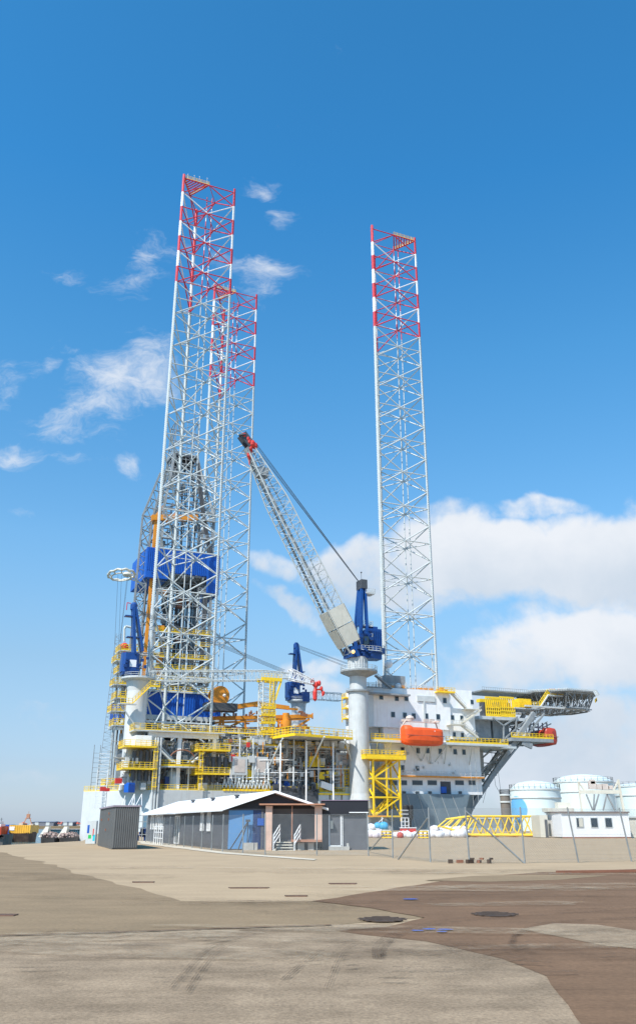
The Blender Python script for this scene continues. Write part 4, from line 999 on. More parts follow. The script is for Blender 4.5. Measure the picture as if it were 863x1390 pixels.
p = st1[0][1]; mb.box(p.x-.5, p.x+4, p.y-.8, VA+2, p.z-.2, p.z)
mb.build('outside_stair', CREAM, t)
mb = MB(True)
r9 = random.Random(3)
for k in range(34): u = r9.uniform(x0+6, xm+1); s = r9.uniform(.3,.9); mb.cbox((u, VA+1+r9.random()*3, zr+s*.7), s*1.4, s, s*1.4)
mb.build('roof_equipment', ORG, t)
mb = MB(True)
for k in range(16): u = r9.uniform(x0+2, xm+1); mb.tube((u, VA+3, zr),(u, VA+3, zr+r9.uniform(1,3)), .1, 5)
mb.box(x0+14, x0+20, VA+.0-.3, VA-.02, zr-3.2, zr-1.6); mb.box(x0+16,x0+16.5,VA-.3,VA-.02,zbt,zr-3.2)
mb.build('roof_vent', LEGG, t)
mb = MB(True); q = on(540,925,VA+3); mb.box(on(523,930,VA+3).x, on(550,930,VA+3).x, VA+3, VA+8, zr, on(535,917,VA+3).z); mb.build('roof_tank', MIDG, t)
mb = MB(True); q = on(527,901,VA+4); mb.ball(q, 1.25, 8, 1,1,1); mb.tube((q.x,q.y,zr),(q.x,q.y,q.z-1),.18,6); mb.build('satellite_dome', LEGW, t)
mb = MB(True); q = on(540.5,931,VA+1); mb.ball(q, .8, 8); mb.tube((q.x,q.y,zr-.5),(q.x,q.y,q.z),.35,8); mb.build('radar_dome', LEGW, t)
mb = MB(True)
for px in (586,590): p = on(px,890,VA+6); mb.path([(p.x,VA+6,zr),(p.x,VA+6,on(588,882,VA+6).z)], .12, 5)
for k in range(24): z = zr+k*.45; mb.tube((on(586,890,VA+6).x,VA+6,z),(on(590,890,VA+6).x,VA+6,z+.2),.07,4)
mb.build('antenna_mast', CREAM, t)
mb = MB(True); a = on(509,917,VA-1); b = on(531,935,VA-1); mb.beam(a,b,1.2,.25); mb.rail([a,b],1.1,1,.06); mb.rail([(a.x-3,a.y,zr-.4),(b.x,b.y,zr-.4)],1.1,1,.06); mb.build('crane_access_stair', MIDG, t)
# the dirty left flank boxes
mb = MB(True); a = on(468,960,VA+18)
for y_ in (948,962,976):
    zz9 = on(466,y_,VB).z; mb.rail([(x00-1.2,VB-3,zz9),(x00-1.2,VB,zz9)],1.2,1,.07); mb.box(x00-1.3,x00-.01,VB-3,VB,zz9-.25,zz9)
mb.beam((x00-1.2,VB,zz9-1),(x00-1.2,VB,on(466,945,VB).z),.2)
mb.build('side_gallery', YEL, t)
mb = MB(True); r9 = random.Random(12)
for k in range(26):
    p = on(r9.uniform(528,648), r9.uniform(1012,1050), VA-.3); l = r9.uniform(.3,3)
    if r9.random() < .5: mb.tube((p.x,VA-.2,p.z),(p.x,VA-.2,p.z+l),.07,5)
    else: mb.cbox((p.x,VA-.3,p.z), r9.uniform(.3,.9), .5, r9.uniform(.3,.7))
for px in (634,641): p = on(px,1010,VA-2); mb.tube((p.x,VA-2.5,zb2),(p.x+.5,VA-2.5,ZD-3),.04,4)
mb.build('wall_fittings', GREY, t)

# ------------------------------------------------------------------ lifeboats
def lifeboat(u, v, z, L_, W_, H_, m, label, ax):
    t = thing('lifeboat', label, 'lifeboat', (u, v, z), 'enclosed lifeboats', rig=True)
    def hullf(name, prof, m, par):
        mb = MB(True); n = 22; rings = []
        for i in range(n+1):
            f = i/n*2-1; k = max(.0, 1-abs(f)**7)**.5; bl = k*(1-.12*abs(f)) if f > 0 else k*(1-.05*abs(f)); ring = []
            for (x, zz) in prof:
                kk = max(bl, .03); yv = x*W_/2*kk; zv = zz*H_*(.5+.5*kk) if zz < 0 else zz*H_*(.5+.5*kk)*(1.22 if f < -.55 and zz > .2 else 1)
                ring.append((u+f*L_/2, v+yv, z+zv) if ax == 0 else (u+yv, v+f*L_/2, z+zv))
            rings.append(ring)
        vs = [p for r_ in rings for p in r_]; k = len(prof)
        mb.add(vs, [(i*k+j, i*k+(j+1)%k, (i+1)*k+(j+1)%k, (i+1)*k+j) for i in range(n) for j in range(k)], False); mb.add(vs, [tuple(range(k)), tuple(range(n*k,(n+1)*k))[::-1]])
        return mb.build(name, m, par)
    a = hullf('hull', [(-1.04,.0),(-1.0,-.24),(-.8,-.42),(0,-.5),(.8,-.42),(1.0,-.24),(1.04,.0)], m, t)
    b = hullf('canopy', [(-1.0,.012),(1.0,.012),(.97,.3),(.8,.42),(0,.46),(-.8,.42),(-.97,.3)], m, t)
    mb = MB(True)
    if ax == 0: mb.beam((u-L_*.45,v-W_*.5,z+.02),(u+L_*.45,v-W_*.5,z+.02),.08,.12)
    else: mb.beam((u,v-L_/2,z),(u,v-L_/2+.3,z),W_*.8,.2)
    mb.build('fender_strip', RUSTB if ax else DARK, a)
    mb = MB(True)
    if ax == 0:
        for k in range(7): mb.cbox((u-L_*.28+k*L_*.085, v-W_*.43, z+H_*.26), .32, .25, .22)
        mb.box(u-L_*.25,u-L_*.13,v-W_*.36,v-W_*.34,z+H_*.35,z+H_*.4)
    else: mb.cbox((u, v-L_*.46, z+H_*.2), .6, .3, .3)
    mb.build('porthole', LEGW, b)
    mb = MB(True)
    if ax == 0: mb.lathe((u-L_*.36,v,z+H_*.36), [(1.5,0),(1.45,.5),(1.1,.85),(.2,.95)], 16); mb.build('helm_turret', m, b)
    return t
p = on(572.5,999.5,215); Lb = on(601,1000,215).x-on(544.5,1000,215).x
lifeboat(p.x, 215, p.z, Lb, 4.0, 5.2, LBO, 'bright orange enclosed lifeboat seen side on against the white quarters', 0)
t = thing('boat_davit', 'pale steel davit frame over the orange lifeboat beside the quarters', 'davit', (p.x, 218, zb2), rig=True)
mb = MB(True)
for px, s in ((546,-1),(596,1)):
    q = on(px, 985, 217); mb.path([(q.x-s*-.2,218,zb2),(q.x,218,zb2+3.5),(q.x-s*1.4,217,on(560,977,217).z)], .22, 7); mb.beam((q.x-s*1.4,219.5,on(560,977,217).z),(q.x-s*1.4,214.6,on(560,979,217).z),.4); mb.tube((q.x-s*1.4,215,on(560,978,217).z),(q.x-s*1.4,215,p.z+1.6),.08,5)
mb.beam(on(548,979,217.5), on(595,982,217.5), .3); mb.lathe(on(556,975,219), [(1.0,-.5),(1.2,0),(1.0,.5),(.3,.8)], 14)
for px in (548,552,578,586): mb.cbox(on(px,978,219), 1.4, .7, .7)
mb.build('frame', PINKW, t)
mb = MB(True); 
for a_, b_ in (((555,1009),(571,1032)),((581,1009),(574,1030)),((607,1010),(590,1034))): mb.beam(on(*a_,216.6), on(*b_,VA-.1), .2)
mb.build('support_strut', LEGG, t)

# ------------------------------------------------------------------ helideck with its bow frame
VH = 236
hc = on(753, 949, VH); rH = 13.6
t = thing('helideck', 'broad octagonal helicopter deck held out beyond the quarters on dark trusses', 'helideck', hc, rig=True)
zh = on(790, 946, VH).z
octo = lambda r, z: [Vector((hc.x+r*math.cos(R(22.5+45*k)), VH+r*math.sin(R(22.5+45*k)), z)) for k in range(8)]
mb = MB(True); mb.prism([(p.x,p.y) for p in octo(rH, 0)], zh-.5, zh); dk = mb.build('deck_plate', MIDG, t)
mb = MB(True); O = octo(rH,zh-.1); Q = octo(rH+1.3,zh+.15)
for k in range(8):
    a, b, c, d = O[k], O[(k+1)%8], Q[(k+1)%8], Q[k]; mb.tube(c, d, .07, 4)
    for i in range(15): mb.tube(a.lerp(b,i/14), d.lerp(c,i/14), .05, 4)
    for i in (1,2): mb.tube(a.lerp(d,i/3), b.lerp(c,i/3), .03, 4)
mb.build('safety_net', LEGG, dk)
zlo = on(770, 967, VH).z
mb = MB(True)
O1 = octo(rH-.8, zh-.6); O2 = octo(rH-3.2, zlo)
for k in range(8): mb.tube(O1[k], O1[(k+1)%8], .2, 6); mb.tube(O2[k], O2[(k+1)%8], .24, 6); mb.tube(O1[k], O2[k], .2, 6); mb.tube(O1[k], O2[(k+1)%8], .16, 6)
for i in range(-4, 5):
    y = VH+i*2.9; xr = math.sqrt(max(0,(rH-1.2)**2-(i*2.9)**2)); n = max(2,int(xr*2/2.6)); 
    mb.beam((hc.x-xr,y,zh-.8),(hc.x+xr,y,zh-.8),.25,.5); xr2 = xr*.82
    mb.beam((hc.x-xr2,y,zlo),(hc.x+xr2,y,zlo),.25,.3)
    for j in range(n):
        f0 = j/n*2-1; f1 = (j+1)/n*2-1; mb.tube((hc.x+xr2*f0,y,zlo),(hc.x+xr*f1,y,zh-.9),.12,5); mb.tube((hc.x+xr2*f0,y,zlo),(hc.x+xr*f0,y,zh-.9),.12,5)
mb.build('support_truss', MIDG, t)
mb = MB(True); mb.beam((on(712,968,VH-9).x,VH-9,zlo-.1),(on(796,968,VH-9).x,VH-9,zlo-.1),1.0,.5); mb.beam((on(712,968,VH-9).x,VH+9,zlo-.1),(on(796,968,VH-9).x,VH+9,zlo-.1),1.0,.5)
for u in (0,1): p = on((735,796)[u],968,VH-9); mb.beam((p.x,VH-9,zlo-.1),(p.x,VH+9,zlo-.1),.6,.5)
mb.build('lower_frame', GREY, t)
# bridge from the quarters to the deck
xq = on(652,942,VH-3).x; zz_ = on(700,944,VH-3).z
mb = MB(True); mb.box(xq, hc.x-rH+1, VH-4, VH+6, zh-.9, zh-.5)
n = 22
for k in range(n+1): u = xq+(hc.x-rH-xq)*k/n; mb.tube((u,VH-4,zh-.9),(u,VH-4,zh+.3),.05,4)
mb.tube((xq,VH-4,zh+.3),(hc.x-rH,VH-4,zh+.3),.05,4); mb.build('access_bridge', MIDG, t)
vm = VH-8.5; zm1 = on(690,974,vm).z
mb = MB(True); mb.box(on(648,974,vm).x, on(722,973,vm).x, vm-.6, VH+6, zm1-.9, zm1); mb.build('module_deck', GREY, t)
for px in (668.5, 688):
    a = on(px-8.5,972,vm); b = on(px+8.5,947,vm); mb = MB(True); h_ = b.z-a.z
    for k in range(8): u = a.x+(b.x-a.x)*k/7; mb.beam((u,vm,a.z),(u,vm,b.z),.26)
    for f in (0,.1,.28,.46,.95,1): mb.beam((a.x,vm,a.z+h_*f),(b.x,vm,a.z+h_*f),.3)
    for k in range(6): u = a.x+(b.x-a.x)*(k+.5)/7; mb.beam((u,vm+.2,a.z+h_*.46),(u+(.5 if k<3 else -.5),vm+.2,b.z),.2)
    mb.box(a.x,b.x,vm+3,vm+5,a.z+h_*.8,b.z-.2); mb.box(a.x+.3,b.x-.3,vm-.1,vm+.05,a.z+.1,a.z+h_*.1); mb.build('yellow_cage', YEL, t)
    mb = MB(True); mb.box(a.x+.3,b.x-.3,vm+1.6,vm+4,a.z+.2,a.z+h_*.75); mb.build('cage_machinery', DARK, t)
mb = MB(True); a = on(705,960,vm); b = on(720,949,vm); mb.box(a.x,b.x,vm,vm+4,a.z,b.z); mb.build('yellow_tank', YEL, t)
a = on(698,960,vm-.5); b = on(732,960,vm-.5)
mb = MB(True); mb.box(a.x,b.x,vm-.5,vm+8,a.z-.3,a.z); g = mb.build('stair_platform', GREY, t)
mb = MB(True); mb.rail([a,b],1.6,1.1,.09,(1,.66,.33),.3); p = on(743,943,vm); mb.rail([b,p],1.6,1.1,.11,(1,.5),.5); mb.rail([p,on(764,943,vm)],1.6,1.2,.1,(1,.66,.33),.8); mb.rail([(hc.x+rH*.9,VH-6,zh-2),(hc.x+rH*1.1,VH-2,zh-2)],1,1,.09,(1,.5),.8); mb.build('stair_railing', YEL, g)
mb = MB(True); mb.beam(b,p,1.0,.3); mb.box(p.x-.3,on(762,943,vm).x,vm-.5,vm+2,p.z-.35,p.z); mb.build('stair_flight', GREY, t)
mb = MB(True)
for px in (746,749,752,758): q = on(px,940,vm+.6); mb.cbox(q,.7,.6,1.2+.3*(px%2)); mb.tube(q,q+Vector((0,0,1.3)),.15,5)
mb.build('fire_monitor', RED, t)
# braces down to the hull
mb = MB(True); a = on(638,1097,226)
for va, w_ in ((226,1.15),(231,.9),(246,1.1)):
    p = on(638,1097,226); p = Vector((p.x,va,max(p.z,2))); q = on(724,968,226); q = Vector((q.x,va,q.z)); mb.beam(p,q,w_,w_*1.2)
    if va < 232: q2 = Vector((q.x+4,va,q.z)); p2 = p+Vector((2.5,0,3)); mb.beam(p2,q2,.5)
for k in range(9):
    f = k/9; p = Vector((a.x,226,a.z)).lerp(Vector((q.x,226,q.z)),f); mb.tube(p, p+Vector((2.6,5,2)), .18, 5); mb.tube(p+Vector((1.4,0,-.1)), p+Vector((1,20,2)), .15, 5)
for pa, pb in (((655,1028),(713,978)),((648,1050),(700,1005)),((668,974),(683,985)),((683,985),(702,973)),((683,984),(683,1003)),((702,985),(731,972)),((700,1003),(700,975)),((716,1000),(722,970))):
    mb.beam(on(*pa,226.5), on(*pb,226.5), .4)
for k in range(20):
    p = on(rnd.uniform(672,735), rnd.uniform(976,1000), rnd.uniform(228,244)); q = on(rnd.uniform(672,735), rnd.uniform(976,1000), p.y); mb.beam(p, q, .2)
mb.build('raking_brace', MIDG, t)
mb = MB(True)
for px in (661,686,): p = on(px,985,228); mb.box(p.x-3.4,p.x+2.6,230,243,on(px,1003,228).z,on(px,976,228).z)
mb.build('dark_module', MIDG, t)
zp2 = on(720,1002,224).z; a = on(694,1002,224); b = on(754,1002,224)
mb = MB(True); mb.box(a.x,b.x-1,224,240,zp2-1,zp2); mb.beam((a.x+4,224.5,zp2-1.2),(b.x-9,224.5,zp2-2.4),.6,1.6); g = mb.build('boat_platform', MIDG, t)
mb = MB(True); mb.rail([(a.x,224,zp2),(b.x-1,224,zp2)],1.4,1.3,.08,(1,.66,.33),.5); mb.build('boat_platform_railing', YEL, g)
mb = MB(True)
for px in (722,730,736,741): p = on(px,988,230); mb.beam((p.x,230,zp2),(p.x+rnd.uniform(-1,1),230,zp2+5.5),.35); mb.beam((p.x-1.5,230,zp2+4),(p.x+2,230,zp2+rnd.uniform(3,6)),.3)
mb.build('winch_frame', MIDG, t)
mb = MB(True)
for px, py in ((676,1064),(703,1088)): q = on(px,py,226); 
for (pa, pb, pc_) in (((664,1000),(672,1066),(690,1098)),((679,1003),(676,1050),(683,1106)),((672,1020),(660,1070),(655,1090))):
    mb.path([on(*pa,226),on(*pb,226),on(*pc_,226)], .05, 4)
mb.build('hanging_cable', ROPE, t)
p = on(742,1001,229)
lifeboat(p.x, 231, p.z, 9.5, 5.6, 5.4, LBR, 'dark red enclosed lifeboat seen end on under the helicopter deck', 1)

# ------------------------------------------------------------------ middle of the rig: yellow walkway deck, process plant
zw = on(400, 998, 213).z
pts = [onz(293,1013,zw), onz(400,996,zw), onz(478,1002,zw)]
t = thing('pipe_deck_walkway', 'long bright yellow railed walkway across the middle of the rig with white struts beneath', 'walkway', (pts[1].x, pts[1].y, zw), rig=True)
back = [Vector((pts[2].x, 232, zw)), Vector((pts[0].x, 238, zw))]
mb = MB(True); deckplate(mb, pts+back, zw, .3); mb.build('deck', GREY, t)
mb = MB(True)
for a, b in zip(pts, pts[1:]): mb.beam(a+Vector((0,-.1,-.2)), b+Vector((0,-.1,-.2)), .3, .5)
mb.build('edge_girder', YEL, t)
mb = MB(True); mb.rail(pts, 2.0, 1.6, .085, (1,.68,.36), .2); mb.build('railing', YEL, t)
mb = MB(True)
for px0, px1, y0 in ((310,327,1009),(352,327,1003),(345,325,1004),(384,365,1000),(352,365,1003),(440,420,998),(468,480,1002)):
    p = onz(px0, y0+2, zw-.8); q = on(px1, 1032, 220); mb.tube(p, Vector((q.x, max(q.y,p.y+1.5), zw-7.5)), .22, 7)
for px in (327,345,400,416): p = on(px,1005,219); mb.tube((p.x,219.5,ZD),(p.x,219.5,zw-.5),.22,7)
mb.build('underside_strut', LEGG, t)
z2 = on(440,1015,221).z
mb = MB(True); a = on(300,1022,223); b = on(478,1015,221); mb.box(a.x,b.x,221,224,z2-.4,z2); g = mb.build('middle_deck', GREY, t)
mb = MB(True); mb.rail([(a.x,221,z2),(b.x,221,z2)],1.2,1.5,.07,(1,.6),.35); mb.build('middle_deck_railing', YEL, g)
z3 = on(455,1077,219).z; mb = MB(True); a = on(432,1077,218.5); b = on(480,1077,218.5); mb.box(a.x,b.x,218,219,z3-.4,z3); g = mb.build('low_platform', YEL, t)
mb = MB(True); 
for k in range(3): u = a.x+(b.x-a.x)*k/3; mb.prism([(u,218.2),(u+2.9,218.2),(u+2.9,218.9),(u,218.9)], ZD-3.2, z3-.42)
mb.build('low_platform_panel', GREY, g)
for px in (380, 415.5, 452.5):
    p = on(px,1085,214.5); mb = MB(True); mb.tube((p.x,214.5,0),(p.x,214.5,zw-1.3),.2,8); mb.tube((p.x,214.5,0),(p.x,214.5,1.2),.5,8)
    lab = {380:'white steel pole nearest the roof ridge, left of the other two','415.5':''}
    tag(mb.build('steel_pole', LEGW), {380:'white vertical pole left of the two others, rising behind the porch roof',415.5:'middle white vertical pole in front of the dark pipes',452.5:'white vertical pole right of the two others, above the black fascia'}[px], 'pole', 'white poles before the plant')
t = thing('process_plant', 'dense grey pipework, hoppers and machines on the open deck in the middle of the rig', 'process plant', (on(390,1060,225).x, 225, ZD), rig=True)
ua, ub = on(302,1060,222).x, on(476,1060,222).x
mb = MB(True); mb.box(ua-6, ub+8, 232, 233, ZD, zw-2); mb.box(on(430,1040,227).x, ub+3, 227, 231.9, ZD, zw-2.2)
k = on(430,1040,227).x
while k < ub+3: mb.box(k,k+.35,226.8,227,ZD+1,zw-2.4); k += .9
mb.build('rear_wall', GREY, t)
mb = MB(True)
for k in range(20):
    u = on(372+k*2.9,1060,224).x; h_ = rnd.uniform(.55,1)*(zw-3-ZD); mb.tube((u,224+rnd.uniform(-1,2),ZD-1),(u,224,ZD+h_),rnd.uniform(.3,.6),10)
for y, l, r_ in ((1024,(355,395),.7),(1028,(388,412),.6),(1034,(375,418),.5)): mb.path([on(l[0],y+6,223),on(l[0]+10,y+1,223),on(l[1],y-3,223)],r_,10)
mb.build('exhaust_duct', MIDG, t)
mb = MB(True); p = on(352,1040,224)
mb.path([on(350,1041,223.5),on(368,1030,223.5),on(390,1027,223.5)], 1.3, 12); mb.build('lagged_duct', PINKW, t)
for px, py, v, s in ((323,1041,220.5,1),(351,1041,221,1),(462,1035,222,1)):
    p = on(px,py,v); mb = MB(True); mb.box(p.x-2*s,p.x+2*s,v-1.5,v+2,p.z-2,p.z+2.4); h_ = mb.build('hopper', GREY, t)
    mb = MB(True); mb.box(p.x-1.4*s,p.x+1.4*s,v-1.58,v-1.51,p.z-1.4,p.z+1.8); mb.build('hopper_screen', PINKW, h_)
    mb = MB(True); mb.lathe((p.x,v+.2,p.z-2), [(.7,-3.2),(.75,-2),(2.3,-.02)], 4, False, R(45)); mb.tube((p.x,v,p.z-4.8),(p.x,v,ZD),.5,10); mb.build('hopper_chute', GREY, h_)
mb = MB(True); p = on(316.5,1029,219.5); mb.cbox(p,.9,.9,1.7); p = on(337,1011,219); mb.cbox(p,.8,.6,1.2); mb.build('red_cabinet', RED, t)
mb = MB(True)
for k in range(13):
    u = on(305+k*5,1070,218.8).x; z = ZD+.7
    hh = rnd.uniform(1.5,2.3); mb.tube((u-.5,219.1,z),(u,219.1,z+hh),.17,7); mb.tube((u+.5,219.1,z),(u,219.1,z+hh),.17,7); mb.ball((u,219,z+hh),.32,5)
    if k % 3 != 1: q_ = z+rnd.uniform(3.4,4.6); mb.path([(u,219.1,z+hh),(u,219.1,q_),(u+.3,219.3,q_+.4),(u+.9,219.8,q_+.4),(u+1.2,220,q_)],.1,6)
mb.build('hose_manifold', LEGG, t)
mb = MB(True)
for k in range(13): u = on(305+k*5,1070,218.8).x; mb.cbox((u,219,ZD+.2),.7,.5,.5)
for px, py, s in ((338,1052,1.6),(328,1060,.8),(424,1033,1.7),(430,1035,1.2),(446,1051,1.2),(432,1071,2.0),(436,1053,1.3),(429,1029,1)): q = on(px,py,220.5); mb.cbox(q,s*1.2,.8,s*1.4)
for px in (468,473,477):
    for k in range(8): q = on(px,1045+k*4,219.6); mb.cbox(q,.25,.2,1.6); mb.cbox(q,1.0,.15,.15)
mb.build('yellow_guard', YEL, t)
mb = MB(True)
for px, py, s in ((374,1062,1.4),(389,1070,1.5),(388,1064,.9),(311,1059,1.4)): q = on(px,py,221); mb.cbox(q,s*.9,.8,s*1.8)
mb.build('blue_cabinet', BLU, t)
mb = MB(True); mb.add([], []); q = on(444,1068,219.5); mb.beam(q+Vector((-2,0,.6)), q+Vector((1.5,0,-.4)), 1.6, 1.6); mb.build('white_vessel', LEGW, t)
mb = MB(True); q = on(462,1062,221.5); mb.lathe((q.x,221.5,ZD+1), [(1.5,0),(1.5,3),(1.9,3.1),(1.9,4),(1.3,6)], 16); mb.path([on(477,1047,220.5),on(468,1056,220.5),on(465,1072,220.5)],.4,9); mb.build('filter_column', GREY, t)
mb = MB(True); a = on(303,1056,219.4); 
for y, xa, xb in ((1056,296,362),(1049,358,420),(1044,416,478),(1032,352,398)): mb.tube(on(xa,y,219.4), on(xb,y-.5,219.4), .12, 6)
for k in range(11): u = on(296+k*17,1050,219.4).x; mb.tube((u,219.4,ZD),(u,219.4,ZD+5+rnd.random()*5),.12,6)
mb.build('pipe_rack', LEGW, t)
clutter(ua-2, ub, 219.8, 224, ZD, zw-2, 520, 91, t)
clutter(ua-8, ub+4, 226, 238, zw, zw+3, 160, 95, t)
mb = MB(True)
for zz_, p0_, p1_ in ((z2-3.5,306,345),(z2-5,412,440),(ZD+5,300,340),(ZD+.1,296,372),(z2+2.6,300,420)):
    mb.rail([(on(p0_,1040,220).x,220,zz_),(on(p1_,1040,220).x,220,zz_)],1.2,1.5,.07,(1,.6),.3)
mb.build('yellow_guard_rail', YEL, t)
mb = MB(True)
for k in range(24): u = rnd.uniform(ua,ub); q = rnd.uniform(ZD+1,zw-3); mb.tube((u,219.7,q),(u,219.7,q+rnd.uniform(1,3.5)),.13,6)
mb.build('orange_pipe', ORG, t)
clutter(ua, ub, 220.5, 224, z2, zw-1, 160, 93, t)
mb = MB(True); mb.box(on(372,1075,221).x, on(436,1075,221).x, 218.6, 222, 1, ZD-.2)
for k in range(30): mb.cbox((on(372+k*2,1075,219).x, 219, ZD+rnd.uniform(-.2,1.2)),.9,1,rnd.uniform(.6,2))
mb.build('dark_skid', DARK, t)

# ochre gantry behind the walkway
t = thing('ochre_gantry', 'ochre orange truss gantry standing above the yellow walkway behind the boom rest', 'gantry', on(350,990,240), rig=True)
mb = MB(True); v = 240
for a_, b_, w_ in (((290,964),(350,955),1.7),((350,955),(392,961),1.5),((288,975),(424,972),1.3),((292,981),(415,976),.7),((290,989),(420,988),.9),((296,984),(348,992),.8),((318,985),(346,968),.5),((340,972),(300,992),.5),((420,976),(398,990),.8),((370,975),(395,990),.5),((424,968),(424,976),.5),((309,955),(301,964),.8)):
    mb.beam(on(*a_,v), on(*b_,v), w_*.6, w_*.75)
for a_, b_, w_ in (((300,966),(330,957),1.0),((330,957),(404,963),.9),((300,977),(418,974),.8)): mb.beam(on(*a_,v+9), on(*b_,v+9), w_*.6)
for px in (299,303,333,378,388): mb.beam(on(px,972,v), on(px,1003,v), .5)
mb.build('truss', ORG, t)
mb = MB(True); q = on(388,985,v-1); mb.lathe((q.x,v-1,q.z-6), [(1.2,0),(1.2,5.4),(1.6,5.5),(1.6,7.4),(1.0,7.5),(1.0,9.5)], 14); mb.build('winch_housing', ORG, t)
mb = MB(True); clut_v = v-2
for k in range(26): q = on(rnd.uniform(300,420), rnd.uniform(962,996), v-1.5); mb.cbox(q, rnd.uniform(.3,1.4), .6, rnd.uniform(.3,1.1))
mb.build('fittings', RUSTB, t)
q = on(297,945,236)
t = thing('hose_reel', 'big round ochre reel just right of the nearest leg foot', 'hose reel', q, rig=True)
mb = MB(True); n = 24
for dv in (-1.6, 1.6): mb.tube(q+Vector((0,dv-.15,0)), q+Vector((0,dv+.15,0)), 2.6, 28)
mb.build('flange', ORG, t)
mb = MB(True); mb.tube(q+Vector((0,-1.4,0)), q+Vector((0,1.4,0)), 1.6, 20); mb.box(q.x-4,q.x+5,q.y-2,q.y+2,on(297,958,236).z-1.5,on(297,955,236).z); mb.build('drum', DARK, t)
mb = MB(True); mb.ball(q+Vector((1,-2,0)),.45,6); mb.build('lamp', LEGW, t)
# boom rest tower
t = thing('boom_rest_tower', 'white and yellow lattice tower carrying the level crane boom', 'boom rest', on(365,1000,224), rig=True)
a = on(361,1003,224); b = on(361,923,224)
mb = MB(True); mb.lattice((a.x,224,a.z),(a.x,224,b.z),3.4,3.4,14,.2,.09); mb.build('lattice_mast', LEGG, t)
mb = MB(True); x0_, x1_ = on(352,926,224).x, on(379,926,224).x; mb.beam((x0_,222.3,b.z),(x1_,222.3,b.z),.7,.9); mb.beam((x0_,225.7,b.z),(x1_,225.7,b.z),.7,.9); mb.beam((x1_,222.3,b.z),(x0_+4,222.3,b.z-5.5),.4); mb.beam((x1_,225.7,b.z),(x0_+4,225.7,b.z-5.5),.4); mb.rail([(x0_,222.3,b.z+.4),(x1_,222.3,b.z+.4)],1.1,1,.06,(1,.5),0); mb.build('cradle', YEL, t)
mb = MB(True); xl = on(366,960,222).x
for k in (0,1.1): mb.beam((xl+k,222,a.z),(xl+k,222,b.z),.2)
z = a.z
while z < b.z: mb.beam((xl,222,z),(xl+1.1,222,z),.12); z += .55
for f in (.1,.25,.38,.5): zz = a.z+(b.z-a.z)*f; mb.box(xl-2.4,xl+1.5,221.4,223,zz-.2,zz); mb.rail([(xl-2.4,221.4,zz),(xl+1.5,221.4,zz)],1.2,1,.1,(1,.66,.33),.3)
mb.build('caged_ladder', YEL, t)
# yellow tower at the hull side
t = thing('yellow_gangway_tower', 'tall bright yellow braced stair tower right of the thick crane pedestal', 'gangway tower', on(524,1108,214), rig=True)
v0, v1 = 213.2, 218.2; a = on(507.5,1108,v0); b = on(544,1108,v0); zt_ = on(524,1031,v0).z; zb_ = a.z
mb = MB(True); H = [zb_+(zt_-zb_)*f for f in (0,.33,.66,1)]
xs = (a.x, b.x)
for x in xs:
    for v in (v0, v1): mb.beam((x,v,zb_-(.0 if x==xs[0] else 1.2)),(x,v,zt_),.42)
for z in H:
    for v in (v0,v1): mb.beam((xs[0],v,z),(xs[1],v,z),.38)
    for x in xs: mb.beam((x,v0,z),(x,v1,z),.38)
for i in range(3):
    m = (xs[0]+xs[1])/2
    for v in (v0,v1):
        s_ = i % 2
        mb.beam((xs[s_],v,H[i]),(xs[1-s_],v,H[i+1]),.32)
    for x in xs: mb.beam((x,v0,H[i]),(x,v1,H[i+1]),.3)
mb.beam((m,v0,zb_),(m,v0,zt_),.35); mb.build('frame', YEL, t)
mb = MB(True)
for i in range(3):
    p = Vector((xs[i%2]+(1.2 if i%2==0 else -1.2),v0+2.5,H[i])); q = Vector((xs[1-i%2]+(-1.2 if i%2==0 else 1.2),v0+2.5,H[i+1])); mb.beam(p,q,1.0,.35)
    for o in (-.5,.5): mb.tube(p+Vector((0,o,1.1)),q+Vector((0,o,1.1)),.07,4)
mb.build('stair_flight', YEL, t)
mb = MB(True); pa = on(496.5,1031,v0-1); pb = on(551,1031,v0-1); mb.prism([(pa.x,v0-1),(pb.x,v0-1),(pb.x,v1+.6),(pa.x,v1+.6)], zt_, zt_+.7); g = mb.build('top_platform', YEL, t)
mb = MB(True); mb.rail([(pa.x,v1+.5,zt_+.7),(pa.x,v0-.9,zt_+.7),(pb.x,v0-.9,zt_+.7),(pb.x,v1+.5,zt_+.7)],1.6,1.2,.09,(1,.66,.33),.45); mb.build('platform_railing', YEL, g)
mb = MB(True)
for x in xs: mb.beam((x,v1,zb_),(x,219.2,zb_),.35); mb.beam((x,v1,zt_-1),(x,219.2,zt_-1),.35)
mb.build('wall_bracket', YEL, t)
t = thing('rubber_fender_stack', 'black rubber fenders on a white rack below the yellow tower', 'fender', on(552,1130,205), rig=True)
mb = MB(True)
for px in (550.5,556.5):
    for y in (1096,1100,1104,1109): q = on(px,y,205); mb.lathe(q, [(.5,-.6),(.75,-.3),(.75,.3),(.5,.6)], 12)
mb.box(on(553,1120,205).x, on(558,1120,205).x,204.8,206,0,on(555,1098,205).z); mb.build('fender', BLACK, t)
mb = MB(True); a = on(545,1130,204); b = on(554,1110,204)
for x in (a.x,(a.x+b.x)/2,b.x): mb.beam((x,204,0),(x,204,b.z),.2)
for k in range(6): mb.beam((a.x,204,.3+k*.9),(b.x,204,.3+k*.9),.18)
mb.build('rack', LEGW, t)
